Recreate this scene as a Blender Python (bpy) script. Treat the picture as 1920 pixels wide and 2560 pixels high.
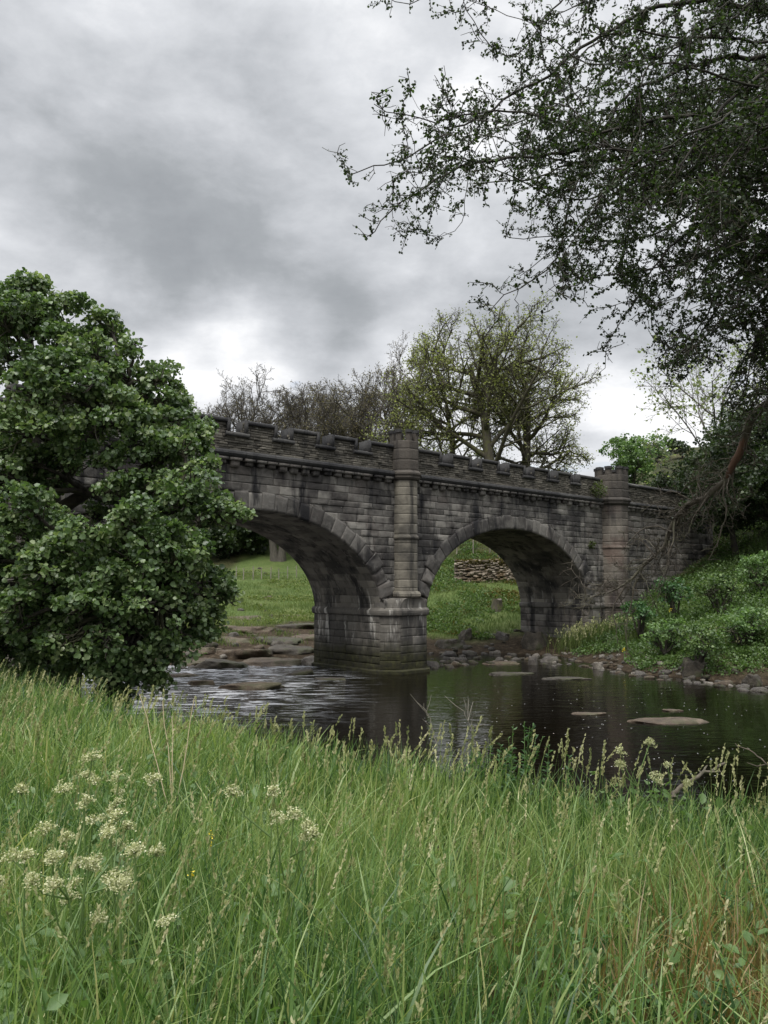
import bpy, bmesh, math, random
import numpy as np
from mathutils import Vector, noise as mnoise
R = math.radians
for o in list(bpy.data.objects): bpy.data.objects.remove(o)
SC = bpy.context.scene; COL = SC.collection

# ------------------------------------------------------------------ camera
F, HORIZ, EYE = 1920., 1462., 3.2
PITCH = math.atan((HORIZ-1280)/F)
cam = bpy.data.cameras.new('camera'); cam.sensor_fit = 'VERTICAL'; cam.sensor_height = 36; cam.sensor_width = 27; cam.lens = 27.0
cam.clip_start = 0.05; cam.clip_end = 3000
co = bpy.data.objects.new('camera', cam); COL.objects.link(co)
co.location = (0, 0, EYE); co.rotation_euler = (R(90)+PITCH, 0, 0); SC.camera = co

# ------------------------------------------------------------------ light
SUN_EL, SUN_AZ = 58, 205          # azimuth clockwise from +Y
SC.view_settings.view_transform = 'Standard'; SC.view_settings.look = 'None'
SC.view_settings.exposure = 0.42; SC.view_settings.gamma = 1.0
W = bpy.data.worlds.new('World'); SC.world = W; W.use_nodes = True
def world():
    nt = W.node_tree; N = nt.nodes; L = nt.links; N.clear()
    def nd(t, **k):
        n = N.new(t)
        for a, v in k.items(): setattr(n, a, v)
        return n
    def val(x): return x
    def M(op, a, b=None, c=None, clamp=False):
        n = nd('ShaderNodeMath', operation=op, use_clamp=clamp)
        for i, v in enumerate((a, b, c)):
            if v is None: continue
            if isinstance(v, (int, float)): n.inputs[i].default_value = v
            else: L.new(v, n.inputs[i])
        return n.outputs[0]
    def smooth(x, a, b):
        n = nd('ShaderNodeMapRange', interpolation_type='SMOOTHSTEP'); L.new(x, n.inputs[0])
        n.inputs[1].default_value = a; n.inputs[2].default_value = b; return n.outputs[0]
    tc = nd('ShaderNodeTexCoord'); sep = nd('ShaderNodeSeparateXYZ'); L.new(tc.outputs['Generated'], sep.inputs[0])
    X, Y, Z = sep.outputs
    zc = M('MAXIMUM', M('ADD', M('ABSOLUTE', Z), 0.26), 0.03)
    cx = M('DIVIDE', X, zc); cy = M('DIVIDE', Y, zc)
    def cloud(sx, sy, scale, detail, rough, off, dist=0.):
        cb = nd('ShaderNodeCombineXYZ'); L.new(M('MULTIPLY', cx, sx), cb.inputs[0]); L.new(M('MULTIPLY', cy, sy), cb.inputs[1]); cb.inputs[2].default_value = off
        n = nd('ShaderNodeTexNoise'); n.inputs['Scale'].default_value = scale; n.inputs['Detail'].default_value = detail
        n.inputs['Roughness'].default_value = rough; n.inputs['Distortion'].default_value = dist
        L.new(cb.outputs[0], n.inputs['Vector']); return n.outputs['Fac']
    big = cloud(.8, 1., 1.0, 3, .5, 3.3, .1); mid = cloud(.85, 1.15, 2.3, 8, .56, 7.7, .0); fine = cloud(.9, 1.2, 6.5, 8, .6, 1.1, .0)
    def billow(scale, zs, detail, rough, off):     # lumpy cloud undersides, not stretched towards the horizon
        mp = nd('ShaderNodeMapping'); L.new(tc.outputs['Generated'], mp.inputs[0]); mp.inputs['Scale'].default_value = (1, 1, zs); mp.inputs['Location'].default_value = (off, off*.7, off*.3)
        n = nd('ShaderNodeTexNoise'); n.inputs['Scale'].default_value = scale; n.inputs['Detail'].default_value = detail; n.inputs['Roughness'].default_value = rough; n.inputs['Distortion'].default_value = .25
        L.new(mp.outputs[0], n.inputs['Vector']); return n.outputs['Fac']
    bil = billow(4.2, 1.7, 9, .55, 2.3); bil2 = billow(11, 1.6, 8, .6, 5.1)
    b = M('ADD', M('MULTIPLY', M('SUBTRACT', big, .5), .6), M('MULTIPLY', M('SUBTRACT', mid, .5), .75))
    b = M('ADD', b, M('MULTIPLY', M('SUBTRACT', fine, .5), .35))
    b = M('ADD', b, M('ADD', M('MULTIPLY', M('SUBTRACT', bil, .5), 1.15), M('MULTIPLY', M('SUBTRACT', bil2, .5), .45)))
    def blob(px, py, w, amp):     # a brighter or darker bank of cloud in one direction
        nonlocal b
        x = (px-960)/F; y = -(py-1280)/F; c, s = math.cos(PITCH), math.sin(PITCH)
        v = Vector((x, c-y*s, s+y*c)).normalized()
        dp = nd('ShaderNodeVectorMath', operation='DOT_PRODUCT'); L.new(tc.outputs['Generated'], dp.inputs[0]); dp.inputs[1].default_value = v
        g = smooth(dp.outputs['Value'], math.cos(w), 1.0)
        b = M('ADD', b, M('MULTIPLY', g, amp))
    for a in BLOBS: blob(*a)
    # overcast sky: low cloud band in view darker, cloud thinner and brighter overhead
    ramp = nd('ShaderNodeValToRGB'); L.new(M('ADD', M('MULTIPLY', b, .86), .65), ramp.inputs[0])
    el = ramp.color_ramp.elements
    el[0].position = .05; el[0].color = (.235, .250, .270, 1)
    el[1].position = .98; el[1].color = (.80, .805, .82, 1)
    for p, c in ((.32, (.305, .322, .342, 1)), (.52, (.42, .436, .462, 1)), (.74, (.565, .58, .607, 1))):
        e = el.new(p); e.color = c
    over = M('MULTIPLY_ADD', smooth(Z, .62, .95), OVER-1, 1.0)
    vm = nd('ShaderNodeVectorMath', operation='SCALE'); L.new(ramp.outputs[0], vm.inputs[0]); L.new(M('MULTIPLY', over, 10.0), vm.inputs['Scale'])
    sky = nd('ShaderNodeTexSky'); sky.sky_type = 'NISHITA'; sky.sun_disc = False
    sky.sun_elevation = R(SUN_EL); sky.sun_rotation = R(SUN_AZ)
    gap = M('MULTIPLY', smooth(cloud(1, 1.6, 3.1, 5, .55, 12.4, .3), .60, .70), smooth(b, .05, .2))
    gap = M('MULTIPLY', gap, smooth(Z, .40, .28))
    mx = nd('ShaderNodeMix', data_type='RGBA'); L.new(M('MULTIPLY', gap, .45), mx.inputs[0]); L.new(vm.outputs[0], mx.inputs[6]); L.new(sky.outputs[0], mx.inputs[7])
    bg = nd('ShaderNodeBackground'); bg.inputs[1].default_value = 0.1; L.new(mx.outputs[2], bg.inputs[0])
    out = nd('ShaderNodeOutputWorld'); L.new(bg.outputs[0], out.inputs[0])
OVER = 4.4
BLOBS = [(330, 330, .26, -.30), (300, 560, .15, -.16), (620, 480, .18, -.10), (850, 420, .2, -.08), (650, 90, .20, .14), (100, 60, .2, .02), (90, 680, .09, .16), (300, 690, .06, .10), (500, 900, .06, .20), (430, 990, .07, .22), (560, 760, .06, .16), (690, 850, .09, .24), (640, 1000, .08, .18),
         (790, 770, .09, -.20), (960, 660, .12, -.16), (1020, 850, .06, .12), (1350, 800, .2, -.12), (1620, 1060, .09, .26), (1480, 960, .08, .18), (1150, 200, .2, .10), (1500, 620, .2, -.05), (1100, 1060, .12, .22), (950, 930, .07, .14)]
world()
sun = bpy.data.lights.new('sun', 'SUN'); sun.energy = 2.0; sun.angle = R(25); sun.color = (1, .96, .9)
so = bpy.data.objects.new('sun', sun); COL.objects.link(so)
az = R(SUN_AZ); el_ = R(SUN_EL)
sdir = Vector((math.sin(az)*math.cos(el_), math.cos(az)*math.cos(el_), math.sin(el_)))
so.rotation_euler = sdir.to_track_quat('Z', 'Y').to_euler(); so.location = (0, 0, 30)

# ------------------------------------------------------------------ pixel (of the 1920 x 2560 photo) to real point
def ray(px, py):
    x = (px-960)/F; y = -(py-1280)/F; c, s = math.cos(PITCH), math.sin(PITCH)
    return np.array([x, c-y*s, s+y*c])
def at(px, py, Y):
    r = ray(px, py); return np.array([0, 0, EYE])+r*(Y/r[1])
def on_level(px, py, z):
    r = ray(px, py); return np.array([0, 0, EYE])+r*((z-EYE)/r[2])

# ------------------------------------------------------------------ helpers
def norm(v): return v/np.maximum(np.linalg.norm(v, axis=-1, keepdims=True), 1e-9)
class G:
    """collects vertices and faces, builds ONE mesh object"""
    def __init__(s): s.V = []; s.Fs = []; s.T = []; s.n = 0
    def add(s, V, Fc, tone=.5):
        V = np.asarray(V, float).reshape(-1, 3); Fc = np.asarray(Fc, int)
        s.V.append(V); s.Fs.append(Fc+s.n); s.n += len(V)
        t = np.asarray(tone, float)
        s.T.append(np.full(len(V), float(t)) if t.ndim == 0 else t)
    def box(s, a, b, tone=.5):
        x0, y0, z0 = a; x1, y1, z1 = b
        V = [(x0,y0,z0),(x1,y0,z0),(x1,y1,z0),(x0,y1,z0),(x0,y0,z1),(x1,y0,z1),(x1,y1,z1),(x0,y1,z1)]
        s.add(V, [(0,3,2,1),(4,5,6,7),(0,1,5,4),(1,2,6,5),(2,3,7,6),(3,0,4,7)], tone)
    def mesh(s, name, mat, smooth=False):
        me = bpy.data.meshes.new(name)
        V = np.concatenate(s.V); me.vertices.add(len(V)); me.vertices.foreach_set('co', V.astype(np.float32).ravel())
        tot = np.concatenate([np.full(len(f), f.shape[1], np.int32) for f in s.Fs])
        idx = np.concatenate([f.ravel() for f in s.Fs]).astype(np.int32)
        st = np.concatenate([[0], np.cumsum(tot)[:-1]]).astype(np.int32)
        me.loops.add(len(idx)); me.loops.foreach_set('vertex_index', idx)
        me.polygons.add(len(tot)); me.polygons.foreach_set('loop_start', st); me.polygons.foreach_set('loop_total', tot)
        if smooth: me.polygons.foreach_set('use_smooth', np.ones(len(tot), bool))
        a = me.attributes.new('tone', 'FLOAT', 'POINT'); a.data.foreach_set('value', np.concatenate(s.T).astype(np.float32))
        me.update(calc_edges=True); me.validate()
        me.materials.append(mat); return me
    def build(s, name, mat, parent=None, smooth=False, loc=None, rotz=0):
        o = bpy.data.objects.new(name, s.mesh(name, mat, smooth)); COL.objects.link(o)
        if parent: o.parent = parent
        if loc is not None: o.location = loc
        o.rotation_euler.z = rotz
        return o
def tag(o, label=None, cat=None, group=None, kind=None):
    for k, v in (('label', label), ('category', cat), ('group', group), ('kind', kind)):
        if v: o[k] = v
    return o
def empty(name, loc=(0, 0, 0), rotz=0, label=None, cat=None, group=None):
    o = bpy.data.objects.new(name, None); COL.objects.link(o); o.location = loc; o.rotation_euler.z = rotz
    o.empty_display_size = .3
    return tag(o, label, cat, group)
def copy_tree(o, parent=None):
    c = o.copy(); COL.objects.link(c); c.parent = parent
    for ch in list(o.children): copy_tree(ch, c)
    return c
def tubes(g, polys, sides, tone=.5):
    """polys: list of (points (n,3), radii (n,)); grouped by length so they build fast"""
    by = {}
    for p, r in polys: by.setdefault(len(p), []).append((p, r))
    a = np.arange(sides)*2*math.pi/sides
    for n, lst in by.items():
        P = np.stack([p for p, _ in lst]); Rd = np.stack([r for _, r in lst])
        T = norm(np.gradient(P, axis=1)); avg = norm(P[:, -1]-P[:, 0])
        ref = np.where(np.abs(avg[:, 2:3]) > .75, np.array([[1., 0, 0]]), np.array([[0, 0, 1.]]))
        A = norm(np.cross(T, ref[:, None, :])); B = np.cross(T, A)
        V = P[:, :, None, :]+Rd[:, :, None, None]*(np.cos(a)[None, None, :, None]*A[:, :, None, :]+np.sin(a)[None, None, :, None]*B[:, :, None, :])
        k = len(lst); i, j = np.meshgrid(np.arange(n-1), np.arange(sides), indexing='ij'); j2 = (j+1) % sides
        Fq = np.stack([i*sides+j, i*sides+j2, (i+1)*sides+j2, (i+1)*sides+j], -1).reshape(-1, 4)
        Fa = (Fq[None]+(np.arange(k)*n*sides)[:, None, None]).reshape(-1, 4)
        g.add(V.reshape(-1, 3), Fa, tone)
LEAF = np.array([[0, 0, 0], [.38, .30, .10], [.33, .68, .09], [0, 1, -.04], [-.33, .68, .09], [-.38, .30, .10]])
LEAFW = np.array([[0, 0, 0], [.52, .22, .10], [.44, .72, .09], [0, 1, -.10], [-.44, .72, .09], [-.52, .22, .10]])
def leaves(g, pos, d, nrm, size, tone, tpl=LEAF):
    d = norm(d); nrm = norm(nrm-d*np.sum(d*nrm, -1, keepdims=True)); s = np.cross(d, nrm)
    size = np.asarray(size)[:, None, None] if np.ndim(size) else size
    V = pos[:, None, :]+size*(tpl[None, :, 0:1]*s[:, None]+tpl[None, :, 1:2]*d[:, None]+tpl[None, :, 2:3]*nrm[:, None])
    k = len(pos); f = np.array([[0, 1, 2, 3], [0, 3, 4, 5]])
    Fa = (f[None]+(np.arange(k)*6)[:, None, None]).reshape(-1, 4)
    g.add(V.reshape(-1, 3), Fa, np.repeat(tone, 6))
def sn(x, y, s, seed=0.):   # cheap smooth noise, about -1..1
    return (np.sin(x*s*1.3+seed*3.1+1.7*np.sin(y*s*.9+seed))+np.sin(y*s*1.1-seed*1.7+1.3*np.sin(x*s*.8+2.1*seed))+.6*np.sin((x+y)*s*2.3+seed*5))/2.6

# ------------------------------------------------------------------ materials
class NT:
    def __init__(s, name):
        s.m = bpy.data.materials.new(name); s.m.use_nodes = True; s.N = s.m.node_tree.nodes; s.L = s.m.node_tree.links
        s.N.clear(); s.out = s.N.new('ShaderNodeOutputMaterial')
        s.b = s.N.new('ShaderNodeBsdfPrincipled'); s.L.new(s.b.outputs[0], s.out.inputs[0])
        s.tc = s.N.new('ShaderNodeTexCoord')
    def set(s, i, v):
        if isinstance(v, (int, float)): i.default_value = v
        elif isinstance(v, (tuple, list)): i.default_value = (*v, 1) if len(v) == 3 and len(i.default_value) == 4 else v
        else: s.L.new(v, i)
    def coord(s, scale=(1, 1, 1), out='Object', rot=(0, 0, 0)):
        n = s.N.new('ShaderNodeMapping'); s.L.new(s.tc.outputs[out], n.inputs[0]); n.inputs['Scale'].default_value = scale; n.inputs['Rotation'].default_value = rot; return n.outputs[0]
    def noise(s, scale, detail=5, rough=.55, vec=None, dist=0):
        n = s.N.new('ShaderNodeTexNoise'); n.inputs['Scale'].default_value = scale; n.inputs['Detail'].default_value = detail
        n.inputs['Roughness'].default_value = rough; n.inputs['Distortion'].default_value = dist
        s.L.new(vec if vec is not None else s.tc.outputs['Object'], n.inputs['Vector']); return n.outputs['Fac']
    def vor(s, scale, vec=None, feature='F1'):
        n = s.N.new('ShaderNodeTexVoronoi'); n.feature = feature; n.inputs['Scale'].default_value = scale
        s.L.new(vec if vec is not None else s.tc.outputs['Object'], n.inputs['Vector']); return n.outputs['Distance']
    def attr(s, name='tone'):
        n = s.N.new('ShaderNodeAttribute'); n.attribute_name = name; return n.outputs['Fac']
    def ramp(s, fac, stops):
        n = s.N.new('ShaderNodeValToRGB'); s.L.new(fac, n.inputs[0]); e = n.color_ramp.elements
        e[0].position, e[0].color = stops[0][0], (*stops[0][1], 1); e[1].position, e[1].color = stops[-1][0], (*stops[-1][1], 1)
        for p, c in stops[1:-1]: k = e.new(p); k.color = (*c, 1)
        return n.outputs[0]
    def mix(s, f, a, b, mode='MIX'):
        n = s.N.new('ShaderNodeMix'); n.data_type = 'RGBA'; n.blend_type = mode
        s.set(n.inputs[0], f); s.set(n.inputs[6], a); s.set(n.inputs[7], b); return n.outputs[2]
    def math(s, op, a, b=None, clamp=False):
        n = s.N.new('ShaderNodeMath'); n.operation = op; n.use_clamp = clamp; s.set(n.inputs[0], a)
        if b is not None: s.set(n.inputs[1], b)
        return n.outputs[0]
    def step(s, x, a, b):
        n = s.N.new('ShaderNodeMapRange'); n.interpolation_type = 'SMOOTHSTEP'; s.set(n.inputs[0], x); n.inputs[1].default_value = a; n.inputs[2].default_value = b; return n.outputs[0]
    def sep(s, v=None):
        n = s.N.new('ShaderNodeSeparateXYZ'); s.L.new(v if v is not None else s.tc.outputs['Object'], n.inputs[0]); return n.outputs
    def bump(s, h, strength=.5, dist=.02):
        n = s.N.new('ShaderNodeBump'); n.inputs['Strength'].default_value = strength; n.inputs['Distance'].default_value = dist
        s.L.new(h, n.inputs['Height']); s.L.new(n.outputs[0], s.b.inputs['Normal'])
    def col(s, c): s.set(s.b.inputs['Base Color'], c)
    def rough(s, r): s.set(s.b.inputs['Roughness'], r)
    def translucent(s, c, f):
        t = s.N.new('ShaderNodeBsdfTranslucent'); s.set(t.inputs[0], c); m = s.N.new('ShaderNodeMixShader'); m.inputs[0].default_value = f
        s.L.new(s.b.outputs[0], m.inputs[1]); s.L.new(t.outputs[0], m.inputs[2]); s.L.new(m.outputs[0], s.out.inputs[0])
def stone(name, dark, mid, light, soot=.5, lichen=.0, wet=False, warm=None, streaks=.0, lime=.0, vcol=True):
    t = NT(name); tone = t.attr()
    base = t.ramp(tone, [(0, dark), (.5, mid), (1, light)])
    n1 = t.noise(.55, 4, .6); n2 = t.noise(7, 6, .65); n3 = t.noise(38, 4, .6)
    base = t.mix(t.math('MULTIPLY', t.step(n2, .35, .75), .45), base, tuple(c*1.45 for c in mid))
    if warm: base = t.mix(t.math('MULTIPLY', t.step(t.noise(1.1, 4, .6), .45, .65), .7), base, warm)
    st = t.noise(1.0, 5, .65, t.coord((1.6, 1.6, .28)))
    base = t.mix(t.math('MULTIPLY', t.step(st, .50, .66), soot), base, (.012, .012, .014))
    base = t.mix(t.math('MULTIPLY', t.step(n1, .46, .62), soot*.8), base, (.016, .016, .018))
    if streaks:
        s2 = t.noise(1.0, 3, .6, t.coord((7, 7, .35))); base = t.mix(t.math('MULTIPLY', t.step(s2, .60, .72), streaks), base, (.20, .19, .17))
    if lime:
        s2 = t.noise(1.0, 4, .65, t.coord((3.2, 3.2, .4))); z = t.sep()[2]
        band = t.math('MULTIPLY', t.step(z, .7, 1.7), t.step(z, 3.6, 2.2))
        base = t.mix(t.math('MULTIPLY', t.math('MULTIPLY', t.step(s2, .56, .70), band), lime*.8), base, (.55, .53, .48))
    if lichen:
        l = t.noise(9, 5, .75); base = t.mix(t.math('MULTIPLY', t.step(l, .655, .70), lichen), base, (.42, .41, .37))
    if wet:
        z = t.sep()[2]; zz = t.math('ADD', z, t.math('MULTIPLY', t.noise(1.3, 4, .6), .9))
        base = t.mix(t.math('MULTIPLY', t.step(zz, 1.75, 1.0), .88), base, t.ramp(t.noise(5, 5, .7), [(.35, (.010, .010, .006)), (.55, (.030, .030, .010)), (.68, (.055, .058, .018)), (.82, (.11, .10, .06))]))
    t.col(base); t.rough(.88); t.b.inputs['Specular IOR Level'].default_value = .25
    t.bump(t.math('ADD', t.math('MULTIPLY', n2, 1.0), t.math('MULTIPLY', n3, .35)), .8, .035)
    return t.m
M_wall = stone('wall_stone', (.046, .043, .039), (.140, .131, .118), (.29, .272, .24), soot=.92, lichen=.6, warm=(.145, .125, .11), streaks=.28)
M_parapet = stone('parapet_stone', (.042, .039, .032), (.105, .096, .079), (.21, .193, .158), soot=.4, lichen=.95)
M_coping = stone('coping_stone', (.018, .018, .019), (.045, .044, .043), (.10, .097, .09), soot=.6, lichen=.4)
M_shaft = stone('shaft_stone', (.09, .08, .065), (.17, .155, .125), (.27, .25, .205), soot=.75, streaks=.4)
M_red = stone('red_stone', (.08, .07, .06), (.15, .133, .112), (.24, .215, .18), soot=.6, warm=(.15, .105, .085))
M_pier = stone('pier_stone', (.06, .055, .05), (.13, .12, .104), (.22, .205, .18), soot=.6, wet=True, streaks=.3, lime=.9)
M_soffit = stone('soffit_stone', (.055, .051, .045), (.15, .138, .118), (.27, .25, .21), soot=.85, streaks=.95, lime=.9)
M_mortar = stone('mortar', (.015, .014, .013), (.025, .023, .021), (.04, .037, .034), soot=.3)
M_drywall = stone('dry_stone', (.07, .058, .046), (.22, .185, .145), (.46, .40, .33), soot=.1, lichen=.3, warm=(.12, .075, .03))
def rockmat(name, a, b, c, moss=.5):
    t = NT(name); tone = t.attr(); n = t.noise(2.3, 6, .65); n2 = t.noise(14, 6, .7)
    base = t.ramp(t.math('ADD', t.math('MULTIPLY', n, .7), t.math('MULTIPLY', n2, .3)), [(.32, a), (.5, b), (.72, c)])
    m = t.math('MULTIPLY', t.step(t.noise(1.4, 5, .6), .5, .62), moss); base = t.mix(m, base, (.035, .04, .012))
    t.col(base); t.rough(.8); t.bump(t.math('ADD', n2, t.math('MULTIPLY', n, 1.5)), .8, .06); return t.m
M_ledge = rockmat('ledge_rock', (.026, .018, .011), (.078, .056, .036), (.185, .145, .102), .6)
M_brown = rockmat('brown_rock', (.016, .014, .010), (.046, .038, .027), (.105, .09, .066), .75)
M_pale = rockmat('pale_rock', (.07, .06, .05), (.17, .15, .125), (.33, .30, .255), .15)
M_grey = rockmat('grey_rock', (.03, .026, .022), (.08, .07, .06), (.17, .15, .13), .35)
def bark(name, a, b, moss=0., c2=None):
    t = NT(name); n = t.noise(1.0, 6, .65, t.coord((9, 9, 2.2))); base = t.ramp(n, [(.3, a), (.7, b)])
    if moss: base = t.mix(t.math('MULTIPLY', t.step(t.noise(3.1, 5, .6), .46, .62), moss), base, c2 or (.07, .08, .025))
    t.col(base); t.rough(.9); t.bump(n, .9, .03); return t.m
M_bark = bark('bark', (.018, .015, .012), (.06, .05, .04), .4)
M_barkdead = bark('dead_bark', (.04, .033, .024), (.15, .125, .094), .5, (.16, .16, .10))
M_bough = bark('bough_bark', (.016, .014, .011), (.05, .043, .034), .5, (.05, .055, .03))
M_oakbark = bark('oak_bark', (.03, .026, .018), (.085, .075, .05), .75, (.085, .09, .025))
M_twig = bark('twig_bark', (.042, .037, .029), (.10, .089, .071))
M_wood = bark('grey_wood', (.14, .125, .10), (.34, .31, .26))
M_redwood = bark('stripped_wood', (.075, .038, .022), (.15, .082, .05))
def leafmat(name, a, b, c, trans=.35, rough=.45, spec=.4, gain=1.6):
    t = NT(name); col = t.ramp(t.attr(), [(0, a), (.5, b), (1, c)]); t.col(col); t.rough(rough); t.b.inputs['Specular IOR Level'].default_value = spec
    t.translucent(t.mix(1.0, col, (gain, gain*1.12, gain*.55), 'MULTIPLY'), trans); return t.m
M_syc = leafmat('sycamore_leaf', (.036, .066, .025), (.104, .162, .060), (.26, .31, .16), .27, .4, .5)
M_haw = leafmat('hawthorn_leaf', (.014, .022, .009), (.034, .054, .018), (.11, .18, .05), .35, .5)
M_oakleaf = leafmat('oak_leaf', (.11, .125, .05), (.19, .205, .078), (.29, .29, .14), .5)
M_bushleaf = leafmat('bush_leaf', (.02, .055, .02), (.05, .115, .035), (.12, .21, .08), .3)
M_oakleaf2 = leafmat('fern_leaf', (.03, .045, .015), (.07, .09, .03), (.13, .15, .06), .3)
M_freshleaf = leafmat('fresh_leaf', (.05, .095, .032), (.11, .185, .06), (.2, .28, .12), .35)
M_darkleaf = leafmat('dark_leaf', (.012, .022, .008), (.028, .048, .016), (.06, .085, .028), .3)
M_paleleaf = leafmat('pale_leaf', (.12, .15, .07), (.2, .23, .12), (.3, .33, .2), .45)
def grassmat():
    t = NT('grass_blade'); a = t.attr(); col = t.ramp(a, [(0, (.030, .072, .020)), (.25, (.084, .158, .044)), (.5, (.164, .250, .074)), (.75, (.29, .345, .135)), (1, (.50, .465, .245))])
    col = t.mix(t.step(a, 1.05, 1.2), col, t.ramp(t.math('SUBTRACT', a, 1.0), [(.2, (.13, .10, .04)), (.5, (.27, .185, .075))]))
    t.col(col); t.rough(.42); t.b.inputs['Specular IOR Level'].default_value = .45; t.translucent(t.mix(1.0, col, (1.5, 1.65, .8), 'MULTIPLY'), .33); return t.m
M_grass = grassmat()
M_fargrass = leafmat('far_grass', (.055, .085, .024), (.118, .158, .048), (.26, .25, .12), .35, .6, .2, 1.5)
M_straw = leafmat('straw', (.20, .16, .08), (.36, .30, .17), (.5, .45, .3), .3, .7, .2, 1.1)
M_under = leafmat('undergrowth_leaf', (.032, .060, .017), (.076, .130, .035), (.18, .24, .09), .3)
M_umbel = leafmat('umbel_floret', (.28, .31, .14), (.48, .48, .28), (.70, .68, .50), .3, .7, .2, 1.0)
M_stem = leafmat('green_stem', (.07, .12, .04), (.12, .19, .06), (.2, .26, .1), .1)
M_yellow = leafmat('yellow_petal', (.5, .36, .02), (.7, .52, .03), (.8, .65, .1), .2, .6, .2, 1.)
def ground_mat():
    t = NT('ground_cover'); tone = t.attr(); n = t.noise(.35, 6, .65); n2 = t.noise(4.5, 6, .7); n3 = t.noise(.09, 7, .7)
    grass = t.ramp(t.math('ADD', t.math('MULTIPLY', n, .6), t.math('MULTIPLY', n2, .4)), [(.32, (.038, .06, .018)), (.5, (.08, .115, .034)), (.68, (.135, .15, .06))])
    soil = t.ramp(n2, [(.3, (.018, .014, .009)), (.55, (.05, .037, .024)), (.75, (.13, .10, .07))])
    scrub = t.ramp(t.math('ADD', t.math('MULTIPLY', n2, .45), t.math('MULTIPLY', n3, .55)), [(.38, (.018, .028, .01)), (.52, (.045, .047, .02)), (.64, (.09, .08, .042))])
    c = t.mix(t.step(tone, .25, .40), soil, grass); c = t.mix(t.step(tone, .66, .85), c, scrub)
    t.col(c); t.rough(.95); t.b.inputs['Specular IOR Level'].default_value = .1; t.bump(n2, 1, .12); return t.m
M_ground = ground_mat()
def water_mat():
    t = NT('river_water'); X, Y, Z = t.sep()
    t.col((.0030, .0022, .0011)); t.rough(.03); t.b.inputs['IOR'].default_value = 1.33
    a = t.noise(1.0, 3, .5, t.coord((.9, 2.2, 1), rot=(0, 0, R(-20))), .4); b = t.noise(1.0, 3, .55, t.coord((3.2, 8, 1), rot=(0, 0, R(-20))), .3); c = t.noise(1.0, 4, .6, t.coord((9, 20, 1)))
    # rapids where the river drops over the ledges in the left arch
    rap = t.math('MULTIPLY', t.step(t.math('ADD', X, t.math('MULTIPLY', a, 3)), 1.5, -3.5), t.step(t.math('ADD', Y, t.math('MULTIPLY', a, 4)), 18, 24))
    h = t.math('ADD', t.math('MULTIPLY', a, .35), t.math('MULTIPLY', b, .16))
    h = t.math('ADD', h, t.math('MULTIPLY', t.math('MULTIPLY', t.math('ADD', b, t.math('ADD', t.math('MULTIPLY', a, 1.4), t.math('MULTIPLY', c, .12))), rap), 3.2))
    t.bump(h, .32, .12)
    fm = t.noise(1.0, 6, .62, t.coord((1.3, 3.4, 1), rot=(0, 0, R(-20))), .6); foam = t.math('MULTIPLY', t.math('MULTIPLY', t.step(t.math('ADD', t.math('MULTIPLY', fm, .8), t.math('MULTIPLY', c, .22)), .475, .62), rap), .8)  # white foam, its colour also painting the sky's reflection on the rapids
    d = t.N.new('ShaderNodeBsdfDiffuse'); d.inputs[0].default_value = (.55, .56, .58, 1)
    m = t.N.new('ShaderNodeMixShader'); t.L.new(foam, m.inputs[0]); t.L.new(t.b.outputs[0], m.inputs[1]); t.L.new(d.outputs[0], m.inputs[2]); t.L.new(m.outputs[0], t.out.inputs[0])
    return t.m
M_water = water_mat()
def plain(name, c, r=.8):
    t = NT(name); n = t.noise(20, 4); t.col(t.mix(n, tuple(x*.8 for x in c), tuple(x*1.2 for x in c))); t.rough(r); return t.m
M_foam = plain('foam_white', (.6, .6, .58)); M_wire = plain('fence_wire', (.12, .12, .12), .5)

# ------------------------------------------------------------------ terrain
NEAR = np.array([(-300, 130), (-60, 36), (-30, 24), (-16, 19.5), (-9.5, 16.8), (-6.7, 13.2), (-3.9, 10.5), (-2.7, 9.6), (-1.1, 8), (0, 7.0), (.8, 6.5), (1.6, 5.7), (2.6, 5.2), (6, 4.6), (20, 2), (300, -60)], float)
FAR = np.array([(-300, 170), (-100, 62), (-30, 36), (-14, 31), (-9, 30.3), (-5, 31.6), (-2, 33.5), (2, 36), (5.5, 36), (7.6, 35.2), (8.3, 31.5), (9, 28), (12.2, 24.8), (17, 20.5), (30, 12), (60, 0), (300, -60+20)], float)
def sdist(x, y, line):
    d = np.full(x.shape, 1e9)
    for (ax, ay), (bx, by) in zip(line[:-1], line[1:]):
        ex, ey = bx-ax, by-ay; u = np.clip(((x-ax)*ex+(y-ay)*ey)/(ex*ex+ey*ey), 0, 1)
        d = np.minimum(d, np.hypot(x-ax-u*ex, y-ay-u*ey))
    return np.where(y > np.interp(x, line[:, 0], line[:, 1]), d, -d)
def ss(t): t = np.clip(t, 0, 1); return t*t*(3-2*t)
PL = np.array([(0, -.1), (2, .25), (6, .6), (14, 1.0), (30, 2.5), (45, 5.0), (60, 9.2), (80, 15), (110, 21), (200, 34), (500, 70)])
PM = np.array([(0, -.1), (2, .35), (4.5, .9), (7, 1.7), (10, 2.5), (14, 3.4), (23, 7.6), (40, 12), (110, 21), (200, 34), (500, 70)])
PR = np.array([(0, -.1), (1.2, .4), (4, 1.2), (10, 3.3), (20, 7.2), (40, 12.8), (110, 27.5), (130, 29), (200, 34), (500, 70)])
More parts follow.
